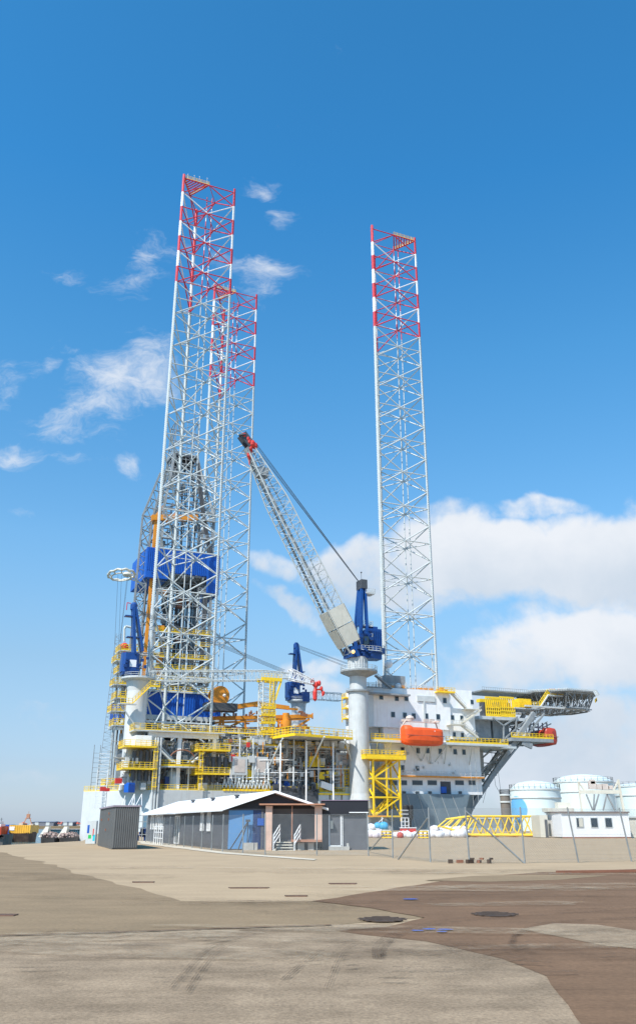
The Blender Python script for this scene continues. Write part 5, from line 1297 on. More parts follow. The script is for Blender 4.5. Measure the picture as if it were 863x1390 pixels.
# ------------------------------------------------------------------ quayside: kiosk, site building, fence
CONT = mat('dark_grey_corrugated_steel', (.12,.122,.12), .5, var=.15, scale=1.2, streak=.15, streakcol=(.15,.13,.11))
WALLG = mat('slate_grey_boarding', (.10,.105,.12), .6, var=.15, scale=1)
WALLB = mat('sky_blue_boarding', (.10,.26,.50), .6, var=.08, scale=.8)
WALLD = mat('black_boarding', (.014,.015,.022), .55, var=.2)
ROOFW = mat('white_sheet_roof', (.86,.87,.88), .4, var=.05)
PINK = mat('salmon_timber', (.62,.42,.33), .6, var=.12, scale=2)
TRIM = mat('rusty_fascia', (.42,.20,.12), .6, var=.2, scale=2)
CURT = mat('deep_blue_glazing', (.02,.05,.16), .15, var=.3)
FRAMEW = mat('white_joinery', (.78,.79,.79), .45, var=.05)
CONC = mat('concrete_block', (.40,.39,.36), .85, var=.25, scale=3, bump=.4)
GALV = mat('galvanised_post', (.32,.34,.34), .45, .5, var=.25, scale=3)
def wallbox(mb, a, b, th, z0, z1, side=1):
    d = (Vector(b)-Vector(a)).normalized(); n = Vector((-d.y, d.x, 0))*th*side
    mb.prism([(a[0],a[1]),(b[0],b[1]),(b[0]+n.x,b[1]+n.y),(a[0]+n.x,a[1]+n.y)], z0, z1)
# corrugated kiosk
A = gnd(132.5,1151); Bc = gnd(152,1153); Cc = gnd(186,1152); zk_ = at(152,1093,Bc.y).z
# square the plan on the near corner
d1 = (Cc-Bc); d1.z = 0; w1_ = d1.length; d1.normalize(); d1 = Vector((math.cos(R(18)), math.sin(R(18)), 0)); n1 = Vector((-d1.y, d1.x, 0))
w1_ = (Bc.y*( (186-431.5)/FPX/ray(186,1152)[1]) - Bc.x); w1_ = w1_/(d1.x-d1.y*((186-431.5)/FPX/ray(186,1152)[1]))
k_ = (132.5-431.5)/FPX/ray(132,1150)[1]; dep = (Bc.y*k_-Bc.x)/(n1.x-n1.y*k_)
t = thing('corrugated_kiosk', 'dark grey corrugated steel box standing alone on the quay at the left', 'container', (Bc.x, Bc.y, 0))
mb = MB(); c0 = [Bc, Bc+d1*w1_, Bc+d1*w1_+n1*dep, Bc+n1*dep]; mb.prism([(p.x,p.y) for p in c0], .02, zk_-.1)
n_r = 12
for i in range(n_r):
    p = Bc+d1*w1_*(i+.25)/n_r-n1*.06; q = Bc+d1*w1_*(i+.75)/n_r-n1*.06; mb.prism([(p.x,p.y),(q.x,q.y),(q.x+n1.x*.06+d1.x*.05,q.y+n1.y*.06+d1.y*.05),(p.x+n1.x*.06-d1.x*.05,p.y+n1.y*.06-d1.y*.05)], .1, zk_-.12)
n_r = max(4,int(dep/.45))
for i in range(n_r):
    p = Bc+n1*dep*(i+.25)/n_r-d1*.025; q = Bc+n1*dep*(i+.75)/n_r-d1*.025; mb.prism([(p.x,p.y),(q.x,q.y),(q.x+d1.x*.025,q.y+d1.y*.025),(p.x+d1.x*.025,p.y+d1.y*.025)], .1, zk_-.12)
mb.build('shell', CONT, t)
mb = MB(); e = .1; r0 = [Bc-d1*e-n1*e, Bc+d1*(w1_+e)-n1*e, Bc+d1*(w1_+e)+n1*(dep+e), Bc-d1*e+n1*(dep+e)]; mb.prism([(p.x,p.y) for p in r0], zk_-.1, zk_); mb.build('roof_trim', mat('muted_mauve_trim', (.30,.25,.29), .5), t)
mb = MB()
for f, z in ((.3,1.9),(.8,1.9),(.3,zk_-.5),(.45,1.2)): p = Bc+n1*dep*f-d1*.06; mb.cbox(p+Vector((0,0,z)), .08, .16, .14, R(18))
mb.build('lock_box', RUSTB, t)
mb = MB()
for f in (.55,.85): p = Bc+d1*w1_*f+n1*.2+Vector((0,0,zk_)); mb.tube(p, p+d1*.35+Vector((0,0,.75)), .03, 6); mb.tube(p+d1*.35+Vector((0,0,.75)), p+d1*.4, .03, 6)
mb.build('roof_bracket', LEGW, t)
# graffiti cabinet behind kiosk
g = gnd(123.5,1146); t = thing('switch_cabinet', 'narrow pale cabinet with coloured scrawls just left of the dark corrugated box', 'cabinet', g)
mb = MB(); mb.cbox(g+Vector((0,0,.95)), .8, .6, 1.8); mb.build('body', LEGG, t)
for c, x, z, w_, h_ in ((BLU,-.3,1.4,.25,.8),(mat('green_scrawl',(.02,.5,.1),.5),-.1,.7,.35,.35),(RED,.25,1.1,.12,.7),(mat('cyan_scrawl',(.02,.5,.6),.5),.35,.6,.25,.6)):
    mb = MB(); mb.cbox(g+Vector((x*.8,-.305,z*.85)), w_*.7, .01, h_*.8); mb.build('paint_scrawl', c, t)
# long site building
Fr = gnd(308,1153.5); Y0 = Fr.y
dl = (gnd(199,1142)-Fr); dl.z = 0
ang = math.atan2(dl.y, dl.x); Ll = dl.length; dl.normalize(); fr = Vector((dl.y, -dl.x, 0))      # fr = along the gable front, to the right
wg = 6.0
t = thing('site_office', 'long low slate grey site building with white gable roof, blue front panel and fenced porch', 'building', (Fr.x, Fr.y, 0))
# solve gable front direction so it runs level across the picture
fr = Vector((1, -.04, 0)).normalized()
EH, RH = 2.55, 3.55
def bp_(s, l, z): p = Fr+fr*s+dl*l; return Vector((p.x, p.y, z))
mb = MB(); mb.add([bp_(0,0,0),bp_(wg,0,0),bp_(wg,Ll,0),bp_(0,Ll,0),bp_(0,0,EH),bp_(wg,0,EH),bp_(wg,Ll,EH),bp_(0,Ll,EH)], [(0,1,5,4),(1,2,6,5),(2,3,7,6),(3,0,4,7),(4,5,6,7),(0,3,2,1)])
wall = mb.build('wall', WALLG, t)
o = .55; mb = MB(); c_ = wg/2
def slab(s0, z0, s1, z1):
    vs = []
    for l in (-.6, Ll+.4):
        for s_, z_ in ((s0,z0),(s1,z1),(s1,z1+.14),(s0,z0+.14)): vs.append(bp_(s_,l,z_))
    mb.add(vs, [(0,1,2,3),(7,6,5,4),(0,4,5,1),(1,5,6,2),(2,6,7,3),(3,7,4,0)])
slab(-o, EH-.12, c_, RH); slab(c_+.002, RH, wg+o, EH-.12); roof = mb.build('roof', ROOFW, t)
mb = MB(); mb.add([bp_(0,.01,EH),bp_(wg,.01,EH),bp_(c_,.01,RH)], [(0,1,2)]); mb.add([bp_(0,Ll-.01,EH),bp_(wg,Ll-.01,EH),bp_(c_,Ll-.01,RH)], [(2,1,0)]); mb.build('gable', WALLD, t)
mb = MB()
for l in (5,12.5,20): 
    p = bp_(c_*.62,l,EH+.66); mb.lathe(p, [(.12,-.1),(.12,.25),(.2,.27),(.2,.36)], 10)
mb.build('roof_vent', DARK, roof)
mb = MB(); mb.beam(bp_(-o-.03,-.6,EH-.1), bp_(-o-.03,Ll+.4,EH-.1), .12, .12); mb.build('gutter', FRAMEW, roof)
# side windows and door
side = Vector((-dl.y, dl.x, 0)); side = -side if side.x > 0 else side
def sidewin(px, wd, z0, z1, name='window', m=GLASS):
    k = (px-431.5)/FPX/ray(px,1115)[1]; l = (Fr.y*k-Fr.x)/(dl.x-dl.y*k); p = bp_(0,l,0)
    def q(dx, z, o_): v_ = p+dl*dx+side*o_; return Vector((v_.x,v_.y,z))
    mb = MB(); e = .09
    for a, b in ((-wd/2,-wd/2+e),(wd/2-e,wd/2),(-e/2,e/2)): mb.beam(q((a+b)/2,z0,.05), q((a+b)/2,z1,.05), e, .1)
    for z in (z0,z1): mb.beam(q(-wd/2,z,.05), q(wd/2,z,.05), .1, e)
    f = mb.build(name, FRAMEW, wall); mb = MB(); mb.beam(q(-wd/2+.05,(z0+z1)/2,.025), q(wd/2-.05,(z0+z1)/2,.025), .02, z1-z0-.05); mb.build('pane', m, f)
for px, wd in ((208,1.6),(214.3,1.6),(219.5,1.6),(275.5,.95),(284.5,.95)): sidewin(px, wd, 1.15, 2.35)
sidewin(242, 1.9, .1, 2.2, 'door')
k = (242-431.5)/FPX/ray(242,1115)[1]; l0 = (Fr.y*k-Fr.x)/(dl.x-dl.y*k)
mb = MB(); p = bp_(0,l0,0)+side*1.6
for z in (.5,.95,1.4): mb.beam(p-dl*2+Vector((0,0,z)), p+dl*2+Vector((0,0,z)), .05)
for f in (-2,-1,0,1,2): mb.beam(p+dl*f, p+dl*f+Vector((0,0,1.4)), .05)
q = bp_(0,l0,0); mb.prism([(v.x,v.y) for v in (q-dl*1.6, q+dl*1.6, q+dl*1.6+side*1.3, q-dl*1.6+side*1.3)], 2.35, 2.45)
mb.build('side_porch', FRAMEW, t)
# front: blue panel, glazing, porch
YF = Fr.y
def fx(px, dy=0): x, y, z = ray(px, 1130); Y = YF+dy; return x/y*Y
def fbox(mb, px0, px1, z0, z1, d0, d1): mb.box(fx(px0,d0), fx(px1,d0), YF+d0, YF+d1, z0, z1)
mb = MB(); fbox(mb, 310, 343, .05, 2.45, -.12, -.02); mb.build('blue_panel', WALLB, t)
mb = MB(); fbox(mb, 343.2, 360, .05, 2.45, -.09, -.02)
for px in (347,352,357): fbox(mb, px, px+.6, .1, 2.4, -.13, -.09)
fr1 = mb.build('front_window', CURT, t)
mb = MB(); fbox(mb, 349, 358, 1.5, 1.95, -.16, -.10); mb.build('blue_sign_panel', BLU, fr1)
mb = MB(); fbox(mb, 360.2, 437, .05, 2.9, .9, 1.1); mb.build('porch_back_wall', DBL, t)
mb = MB()
for px in (376,388,397,404,411,418): fbox(mb, px, px+.6, .6, 2.4, .82, .9)
fbox(mb, 372, 430, 2.3, 2.36, .82, .9); mb.build('porch_mullion', WALLG, t)
mb = MB(); fbox(mb, 360, 369, 0, 2.72, -1.3, -.7); mb.build('porch_pillar', PINK, t)
mb = MB(); fbox(mb, 427, 437, .62, 2.72, -1.2, .4); mb.build('porch_pillar', PINK, t)
mb = MB(); fbox(mb, 351, 441, 2.76, 2.85, -1.6, 1.2); fbox(mb, 395.4, 396.8, .6, 2.72, -1.3, -1.15); fbox(mb, 395, 437, .5, .64, -1.4, .9); mb.build('porch_trim', TRIM, t)
mb = MB(); fbox(mb, 358, 398, 0, .5, .0, .8)
for i in range(4): fbox(mb, 375, 398, .5-.16*i-.05, .5-.16*i, -.9-.32*i, -.6-.32*i)
fbox(mb, 372.5,374.5,0,.1,-2.2,-.6)
for i in range(4): fbox(mb, 375.2,375.8,0.0,.3,-2.0,-1.9)
mb.build('porch_step', CREAM, t)
mb = MB()
for px in (372,400): 
    x = fx(px,-1.5)
    for h_ in (.4,.7,1.0): mb.beam((x,YF-2.1,h_*.9), (x+ .35,YF-.7,.55+h_), .06)
    mb.beam((x,YF-2.1,0),(x,YF-2.1,.95),.06); mb.beam((x+.35,YF-.7,.5),(x+.35,YF-.7,1.6),.06)
mb.build('stair_handrail', FRAMEW, t)
mb = MB(); 
for a, b in ((331,345),(346,350),(398,402),(404,413),(418,426)): fbox(mb, a, b, 0, .45, -1.1, -.7)
mb.build('plinth_block', CONC, t)
mb = MB(); x = fx(336,-.6)
for k in (-.5,-.25): mb.beam((x+k*2.2,YF-1.2,.0),(x,YF-.4,1.75),.06)
mb.beam((x,YF-.5,0),(x,YF-.4,1.75),.06); mb.cbox((x,YF-.42,1.8),.3,.15,.15); mb.build('leaning_prop', DARK, t)
# right block
t = thing('flat_roofed_annex', 'flat roofed dark grey annex with white framed door and black fascia', 'building', (fx(468), YF, 0))
mb = MB(); fbox(mb, 437.3, 499.5, 0, 2.15, -.4, 6); w2 = mb.build('wall', WALLG, t)
mb = MB(); fbox(mb, 436, 500.5, 2.15, 3.05, -.55, 6.2); mb.build('fascia', WALLD, t)
mb = MB(); fbox(mb, 435.5, 501, 3.05, 3.1, -.6, 6.3); mb.build('roof_edge', mat('mauve_flashing', (.22,.16,.22), .5), t)
mb = MB(); fbox(mb, 474, 500.2, 2.28, 2.34, -.62, -.56); mb.build('strip_lamp', FRAMEW, t)
mb = MB()
for a, b, z0, z1 in ((446,447.6,.25,2.2),(462,463.6,.25,2.2),(446,463.6,2.2,2.28),(446,463.6,.2,.28),(464.4,465.4,.2,2.25)): fbox(mb, a, b, z0, z1, -.48, -.41)
dr = mb.build('door_frame', FRAMEW, t)
mb = MB(); fbox(mb, 447.7, 461.9, .3, 2.18, -.45, -.405); d_ = mb.build('door', WALLG, dr)
mb = MB(); fbox(mb, 448.5, 452, 1.3, 1.8, -.49, -.455); mb.build('notice', CREAM, d_)
mb = MB(); fbox(mb, 446, 474, 0, .22, -1.3, -.5); fbox(mb,470,473,.22,.42,-.9,-.6); mb.build('door_step', CONC, t)
# ---- chain link fence
pl = [gnd(198,1143.5), gnd(302,1156.5), gnd(360,1161), gnd(430,1161.5), gnd(500,1162), gnd(533,1165), gnd(584,1170.5), gnd(637,1172), gnd(712,1172), gnd(785,1171), gnd(857,1169.5), gnd(930,1168), gnd(1005,1166.5)]
t = thing('chain_link_fence', 'chain link fence on thin grey posts running past the site building to the right edge', 'fence', (pl[4].x, pl[4].y, 0))
FH = 2.15
posts = []
for a, b in zip(pl, pl[1:]):
    Lq = (b-a).length; n = max(1, round(Lq/ (3.2 if a.y > 55 else 3.0)))
    if a.y < 50.5: n = 1
    for i in range(n): posts.append((a.lerp(b,i/n), (b-a).normalized()))
posts.append((pl[-1], (pl[-1]-pl[-2]).normalized()))
tops = []
for i, (p, d) in enumerate(posts):
    lean = Vector((-.28 if i > 18 and p.x > 5 else rnd.uniform(-.06,.06), rnd.uniform(-.05,.05), 0)) if p.y < 52 else Vector((rnd.uniform(-.03,.03),0,0))
    h_ = FH+ (.15 if p.y < 50 else 0); tp = p+lean+Vector((0,0,h_)); mb = MB(); mb.tube(p-Vector((0,0,.1)), tp, .035, 8); ob = mb.build('post', GALV, t); tops.append(tp)
def brace(a, b): mb = MB(); mb.tube(a, b, .038, 8); mb.build('diagonal_brace', GALV, t)
i7 = min(range(len(posts)), key=lambda i: (posts[i][0]-pl[7]).length); brace(tops[i7]-Vector((0,0,.15)), gnd(711,1172))
i5 = min(range(len(posts)), key=lambda i: (posts[i][0]-pl[6]).length); brace(at(580,1110,pl[6].y+.5), gnd(540,1167)); brace(at(520,1133,pl[4].y-2), gnd(502,1157)+Vector((0,0,.1)))
mb = MB(); sp_ = .085; r_ = .0022
for i in range(len(posts)-1):
    a, b = posts[i][0], posts[i+1][0]; ta, tb = tops[i], tops[i+1]; Lp = (b-a).length
    if a.y > 105: continue
    for hh in (.06, .5, .97): mb.beam(a.lerp(ta,hh), b.lerp(tb,hh), .005)
mb.build('tension_wire', GALV, t)
mb = MB()
for i in range(len(posts)-1):
    a, b = posts[i][0], posts[i+1][0]; ta, tb = tops[i], tops[i+1]; Lp = (b-a).length
    H_ = FH*.95; nn = int((Lp+H_)/sp_)
    def pt(x, z): f = x/Lp; return a.lerp(b,f).lerp(ta.lerp(tb,f), (z+.05)/FH)
    wv_ = .0042
    for k in range(nn):
        x0_ = k*sp_-H_
        for sgn in (0,1):
            # line x = x0 + z (or mirrored), clipped to the panel
            zlo_, zhi_ = max(0,-x0_), min(H_, Lp-x0_)
            if zhi_ <= zlo_: continue
            f0 = (x0_+zlo_, zlo_); f1 = (x0_+zhi_, zhi_)
            if sgn: f0 = (Lp-f0[0], f0[1]); f1 = (Lp-f1[0], f1[1])
            p, q = pt(*f0), pt(*f1); e = Vector((0,0,wv_)); nrm = Vector((0,wv_*.7,0))
            mb.add([p-e,p+e,p+nrm,q-e,q+e,q+nrm], [(0,1,4,3),(1,2,5,4),(2,0,3,5)])
mb.build('wire_netting', GALV, t)

# ------------------------------------------------------------------ goods on the quay at the right
BAG = mat('white_big_bag_cloth', (.75,.74,.76), .75, var=.15, scale=3, bump=.6)
BAGP = mat('pinkish_big_bag_cloth', (.70,.62,.66), .75, var=.15, scale=3, bump=.6)
TARP = mat('light_blue_tarpaulin', (.06,.38,.62), .5, var=.2, scale=2)
rb = random.Random(21)
def bag(px, py, s, m, lab, stack=0):
    g = gnd(px, py); mb = MB(); n = 14; vs = []; sd = rb.random()*50; prof = [(.0,.0),(.42,.0),(.56,.12),(.6,.4),(.56,.68),(.42,.85),(.2,.92),(.0,.95)]
    for r_, z_ in prof:
        for i in range(n):
            a = 2*math.pi*i/n; q = 1+.18*noise.noise(Vector((math.cos(a)*2+sd, math.sin(a)*2, z_*3))); sq_ = 1/max(abs(math.cos(a)),abs(math.sin(a)))**.5
            vs.append((g.x+math.cos(a)*r_*s*q*sq_, g.y+math.sin(a)*r_*s*q*sq_, stack+z_*s*(1+.12*noise.noise(Vector((a,z_,sd))))))
    mb.add(vs, [(j*n+i,j*n+(i+1)%n,(j+1)*n+(i+1)%n,(j+1)*n+i) for j in range(len(prof)-1) for i in range(n)], True)
    return tag(mb.build('bulk_bag', m), lab, 'bag', 'bulk bags piled on the quay')
for k in range(22): bag(584+k*2.4+rb.uniform(-.8,.8), 1136.6+rb.uniform(-.7,.3), rb.uniform(.7,1.05), BAG if rb.random()<.7 else BAGP, 'crumpled white bulk bag in the long heap left of the yellow lattice boom')
for k in range(14): bag(588+k*3.1+rb.uniform(-.8,.8), 1135.8, rb.uniform(.7,.9), BAG if rb.random()<.6 else BAGP, 'crumpled white bulk bag in the long heap left of the yellow lattice boom', .55)
for k in range(12): bag(536+k*3.8+rb.uniform(-1,1), 1136.8+rb.uniform(-.6,.3), rb.uniform(.6,.95), BAG, 'white bulk bag in the row between the two yellow pallets')
for k in range(9): bag(502+k*2.6, 1137+rb.uniform(-1,.5), rb.uniform(.7,1.05), (BAG,BAGP,BAG,BAGP)[k%4], 'white or pink bulk bag right beside the dark annex corner')
for k in range(5): bag(504+k*4.4, 1134, rb.uniform(.8,1.1), BAG, 'white or pink bulk bag right beside the dark annex corner', .6)
bag(513,1134,.95,TARP,'light blue wrapped bulk bag left of the other blue one',.9); bag(521,1136,1.0,TARP,'light blue wrapped bulk bag nearest the first yellow pallet',.9)
bag(543,1137.4,.7,mat('red_bag_cloth',(.5,.08,.06),.7),'red bag on the ground between the fenders and the pallet')
for (px, lab) in ((524,'yellow pallet box standing behind the fence nearer the annex'),(574,'yellow pallet box standing between the bag rows, farther right')):
    g = gnd(px,1138.5); t = thing('pallet_box', lab, 'pallet', g, 'yellow pallet boxes'); mb = MB()
    for z in (.15,.45,.75): mb.cbox(g+Vector((0,0,z)), 1.15, .9, .13)
    mb.build('slat', YEL, t); mb = MB()
    for x in (-.5,0,.5): mb.cbox(g+Vector((x,0,.45)), .1, .7, .84)
    mb.build('bearer', RUSTB, t); mb = MB(); mb.cbox(g+Vector((0,0,.9)),1,.8,.12); mb.build('load', CREAM, t)
g = gnd(509,1131); t = thing('lattice_trestle', 'low orange edged white trestle behind the blue bags', 'trestle', g); mb = MB()
for x in (-1.3,1.3): mb.beam(g+Vector((x,0,0)), g+Vector((x,0,2.9)), .12)
mb.beam(g+Vector((-1.6,0,.2)), g+Vector((1.6,0,2.6)), .1); mb.build('frame', LEGW, t); mb = MB(); mb.beam(g+Vector((-2.2,0,2.95)), g+Vector((2.2,0,2.95)), .2); mb.build('top_rail', ORG, t)
# fenders/red crates mid
for k, (px, c, nm) in enumerate(((548,RED,'red crate on the quay under the black fenders, left one'),(559,RED,'red crate on the quay under the black fenders, right one'))):
    g = gnd(px,1132.5); t = thing('steel_crate', nm, 'crate', g, 'red crates'); mb = MB(); mb.cbox(g+Vector((0,0,.5)),1.2,1.2,.9); mb.build('box', c, t); mb = MB(); mb.cbox(g+Vector((0,0,1)),1.35,1.35,.12); mb.build('lid', LEGW, t)
# yellow lattice boom section lying on the ground
a = gnd(640,1136.5); b = gnd(733,1136.5); hB = at(640,1108,a.y).z
t = thing('lattice_boom_section', 'bright yellow lattice crane boom section lying on the quay behind the fence', 'crane boom', ((a.x+b.x)/2, a.y, 0))
mb = MB(); Wd = 3.2; a.y += 0; xl = gnd(640,1136.5).x; xr = b.x; zA, zB = .25, hB
pts0 = lambda x, y, z: Vector((x, y, z)); yn_, yf_ = a.y, a.y+Wd*1.6
for y in (yn_, yf_):
    mb.tube((xl,y,zA),(xr,y,zA),.16,8); mb.tube((xl,y,zB),(xr,y,zB),.13,8)
    n = 9
    for k in range(n):
        x0_ = xl+(xr-xl)*k/n; x1_ = xl+(xr-xl)*(k+1)/n
        if k % 2: mb.tube((x0_,y,zB),(x1_,y,zA),.09,7)
        else: mb.tube((x0_,y,zA),(x1_,y,zB),.09,7)
for k in range(10):
    x = xl+(xr-xl)*k/9; mb.tube((x,yn_,zA if k%2==0 else zB),(x,yf_,zA if k%2==0 else zB),.08,6)
mb.build('main_truss', YEL, t)
mb = MB(); x2 = at(600,1125,yn_).x
for y, zoff in ((yn_,0),(yf_,0)):
    mb.tube((xl,y,zB),(x2+1.2,y,zB-.35),.12,8); mb.tube((xl,y,zA),(x2,y,zA+1.0),.14,8)
    for k in range(4):
        x = x2+(xl-x2)*k/4; mb.tube((x+.1,y,zA+1.0-.25*k),(x+1.5,y,zB-.25),.09,7)
mb.tube((x2,yn_,zA+1),(x2,yf_,zA+1),.1,7)
mb.build('tapered_foot', YEL, t)
mb = MB(); 
for k in range(4): mb.cbox((xl+.6+k*(xr-xl-1.2)/3, yn_+Wd*.8, .06), .3, Wd*2, .12)
mb.build('timber_packer', RUSTB, t)
# white office hut
YH = gnd(760,1138).y
t = thing('white_office_hut', 'low white site hut with three dark windows behind the fence at the right', 'hut', (at(800,1130,YH).x, YH, 0))
def hx(px, Y=YH): return at(px,1130,Y).x
hz = at(763,1103,YH).z; 
mb = MB(); mb.prism([(hx(763),YH),(hx(859),YH+.8),(hx(859)+.6,YH+6),(hx(743,YH+6),),] if 0 else [(hx(763),YH),(hx(859),YH+1),(hx(859)+1,YH+7),(hx(743,YH+7),YH+7)], .15, hz); wl_ = mb.build('wall', LEGW, t)
mb = MB(); mb.prism([(hx(741,YH+7),YH+7.1),(hx(762.2),YH-.25),(hx(860.5),YH+.8),(hx(861)+1,YH+7.3)], hz, hz+.12); mb.build('roof_edge', mat('brown_flashing',(.18,.13,.13),.6), t)
mb = MB(); mb.prism([(hx(763),YH-.03),(hx(859),YH+.97),(hx(859),YH+1.2),(hx(763),YH+.3)], .0, .15); mb.build('base_strip', RUSTB, t)
dh = (Vector((hx(859),YH+1,0))-Vector((hx(763),YH,0))).normalized(); ah = math.atan2(dh.y,dh.x)
for px in (786.5, 806, 825.5):
    k = (px-431.5)/FPX/ray(px,1120)[1]; s_ = (YH*k-hx(763))/(dh.x-dh.y*k); p = Vector((hx(763),YH,0))+dh*s_; nn = Vector((dh.y,-dh.x,0))
    mb = MB(); mb.cbox(p+nn*.03+Vector((0,0,at(806,1116.5,YH).z)), .95, .06, 1.15, ah); f = mb.build('window', LEGG, wl_)
    mb = MB(); mb.cbox(p+nn*.07+Vector((0,0,at(806,1116.5,YH).z)), .78, .03, .98, ah); mb.build('pane', GLASS, f)
    if px < 790: mb = MB(); mb.cbox(p+nn*.09+dh*.12+Vector((0,0,at(806,1116.5,YH).z)), .5, .02, .95, ah); mb.build('curtain', CREAM, f)
mb = MB(); mb.box(hx(732,YH+5), hx(743,YH+5), YH+4.5, YH+9, .05, at(737,1106,YH).z); ax = mb.build('lean_to', CREAM, t)
mb = MB(); mb.box(hx(738.5,YH+5), hx(742,YH+5), YH+4.42, YH+4.48, .05, 2.1); mb.build('lean_to_door', DARK, ax)
mb = MB(); mb.box(hx(743,YH+5), hx(779,YH+5), YH+4, YH+7, hz+.15, at(760,1097,YH+5).z); mb.box(hx(760,YH+5), hx(778,YH+5), YH+5, YH+6.5, at(760,1097,YH+5).z, at(770,1089,YH+5).z); mb.build('rooftop_unit', CREAM, t)
# white loading frame behind the hut
YG = 150; t = thing('loading_gantry', 'white steel portal frame with slanting legs rising behind the white hut', 'gantry', (at(815,1110,YG).x, YG, 0))
mb = MB(); G = lambda px, py, dy=0: at(px, py, YG+dy)
mb.beam(G(786,1075), G(842,1075), .35, .55)
for dy in (0, 4):
    mb.beam(G(784,1061,dy), G(789,1100,dy), .25); mb.beam(G(838,1058,dy), G(846,1101,dy), .32); mb.beam(G(789,1100,dy), Vector((G(789,1100,dy).x,YG+dy,0)), .35); mb.beam(G(846,1101,dy), Vector((G(846,1101,dy).x,YG+dy,0)), .35)
mb.beam(G(785,1062), G(793,1073), .25); mb.beam(G(838,1060), G(832,1073), .25)
mb.build('portal', CREAM, t); mb = MB()
for a_, b_ in (((795,1078),(804,1100)),((806,1078),(805,1100)),((823,1078),(818,1100)),((823,1078),(834,1100)),((812,1078),(806,1100))): mb.beam(G(*a_,-1), G(*b_,-1), .22)
mb.build('slanting_leg', MIDG, t)
mb = MB()
for px, py, s in ((803,1066,1.2),(812,1068,.8),(820,1068,.9),(828,1069,.6),(803,1061,.7)): mb.cbox(G(px,py,1), s, .8, s)
mb.build('hoist_gear', PINKW, t)
# storage tanks
TANK = mat('pale_green_white_tank', (.62,.72,.725), .45, var=.06, scale=.15, streak=.25, streakcol=(.55,.6,.56)); TBL = mat('light_blue_logo_disc', (.14,.42,.72), .5, var=.05)
def tank(px0, px1, pyt, pyr, Y, lab, dome=1.0, disc=False, m=TANK, name='storage_tank', cat='tank'):
    a = at(px0,1110,Y).x; b = at(px1,1110,Y).x; r_ = (b-a)/2; c = Vector(((a+b)/2, Y+r_*.2, 0)); zt_ = at(px0,pyt,Y).z
    t = thing(name, lab, cat, c, 'storage tanks' if name == 'storage_tank' else None)
    mb = MB(); mb.lathe(c, [(r_,0),(r_,zt_)], 48); w_ = mb.build('shell', m, t)
    mb = MB(); mb.lathe(c, [(r_,zt_+.02),(r_*.7,zt_+(pyt-pyr)*.18*dome),(r_*.3,zt_+(pyt-pyr)*.24*dome),(.1,zt_+(pyt-pyr)*.26*dome)], 48); mb.build('roof', m, t)
    mb = MB(); mb.rail([(c.x+r_*math.cos(2*math.pi*k/28), c.y+r_*math.sin(2*math.pi*k/28), zt_) for k in range(28)], 1.1, 3, .05, (1,.5), 0, close=True); mb.build('roof_railing', MIDG, t)
    mb = MB(); mb.lathe(c+Vector((0,0,zt_*.76)), [(r_,0),(r_+.2,.05),(r_+.2,.35),(r_,.4)], 48); mb.lathe(c+Vector((0,0,zt_-.4)), [(r_,0),(r_+.15,.05),(r_+.15,.35),(r_,.4)], 48); mb.build('stiffening_ring', LEGG, t)
    if disc:
        mb = MB(); rd = r_*.5; cz = zt_*.5; n = 40; vs = []; ca = R(-152)
        for rr_ in (0.02, .25,.5,.75,1):
            for i in range(n):
                q = 2*math.pi*i/n; s_ = rd*rr_*math.cos(q)/(r_); zz = cz+rd*1.0*rr_*math.sin(q); zz = min(zz, zt_*.98); ww = ca+s_; vs.append((c.x+(r_+.03)*math.cos(ww), c.y+(r_+.03)*math.sin(ww), zz))
        mb.add(vs, [(j*n+i,j*n+(i+1)%n,(j+1)*n+(i+1)%n,(j+1)*n+i) for j in range(4) for i in range(n)], True); mb.build('painted_disc', TBL, w_)
    return t
tank(696,764,1071,1063,235,'pale storage tank marked with a big light blue disc, right of the brown silo',1,True)
tank(758,838,1061,1053,262,'tallest pale storage tank, directly behind the white loading frame')
tank(843,930,1067,1063,272,'pale storage tank cut off by the right edge of the photo')
tank(680.5,694,1078,1077.5,228,'slim brown concrete silo left of the tank with the blue disc',.2,m=mat('brown_concrete',(.16,.14,.12),.8,streak=.3),name='concrete_silo',cat='silo')
# low sheds beyond the quay, one red van
mb = MB(); 
for k, (px0, px1, py, Y, m, lab, nm) in enumerate(((640,700,1112,400,MIDG,'long grey shed far behind the lattice boom','warehouse'),(855,900,1110,118,CREAM,'pale container at the right edge behind the fence','shipping_container'))):
    a = at(px0,1125,Y); b = at(px1,1125,Y); z = at(px0,py,Y).z; t = thing(nm, lab, nm.split('_')[-1], ((a.x+b.x)/2,Y,0)); mb = MB(); mb.box(a.x,b.x,Y,Y+8,0,z); mb.build('wall', m, t); mb = MB(); mb.box(a.x-.2,b.x+.2,Y-.2,Y+8.2,z,z+.2); mb.build('roof', LEGG, t)
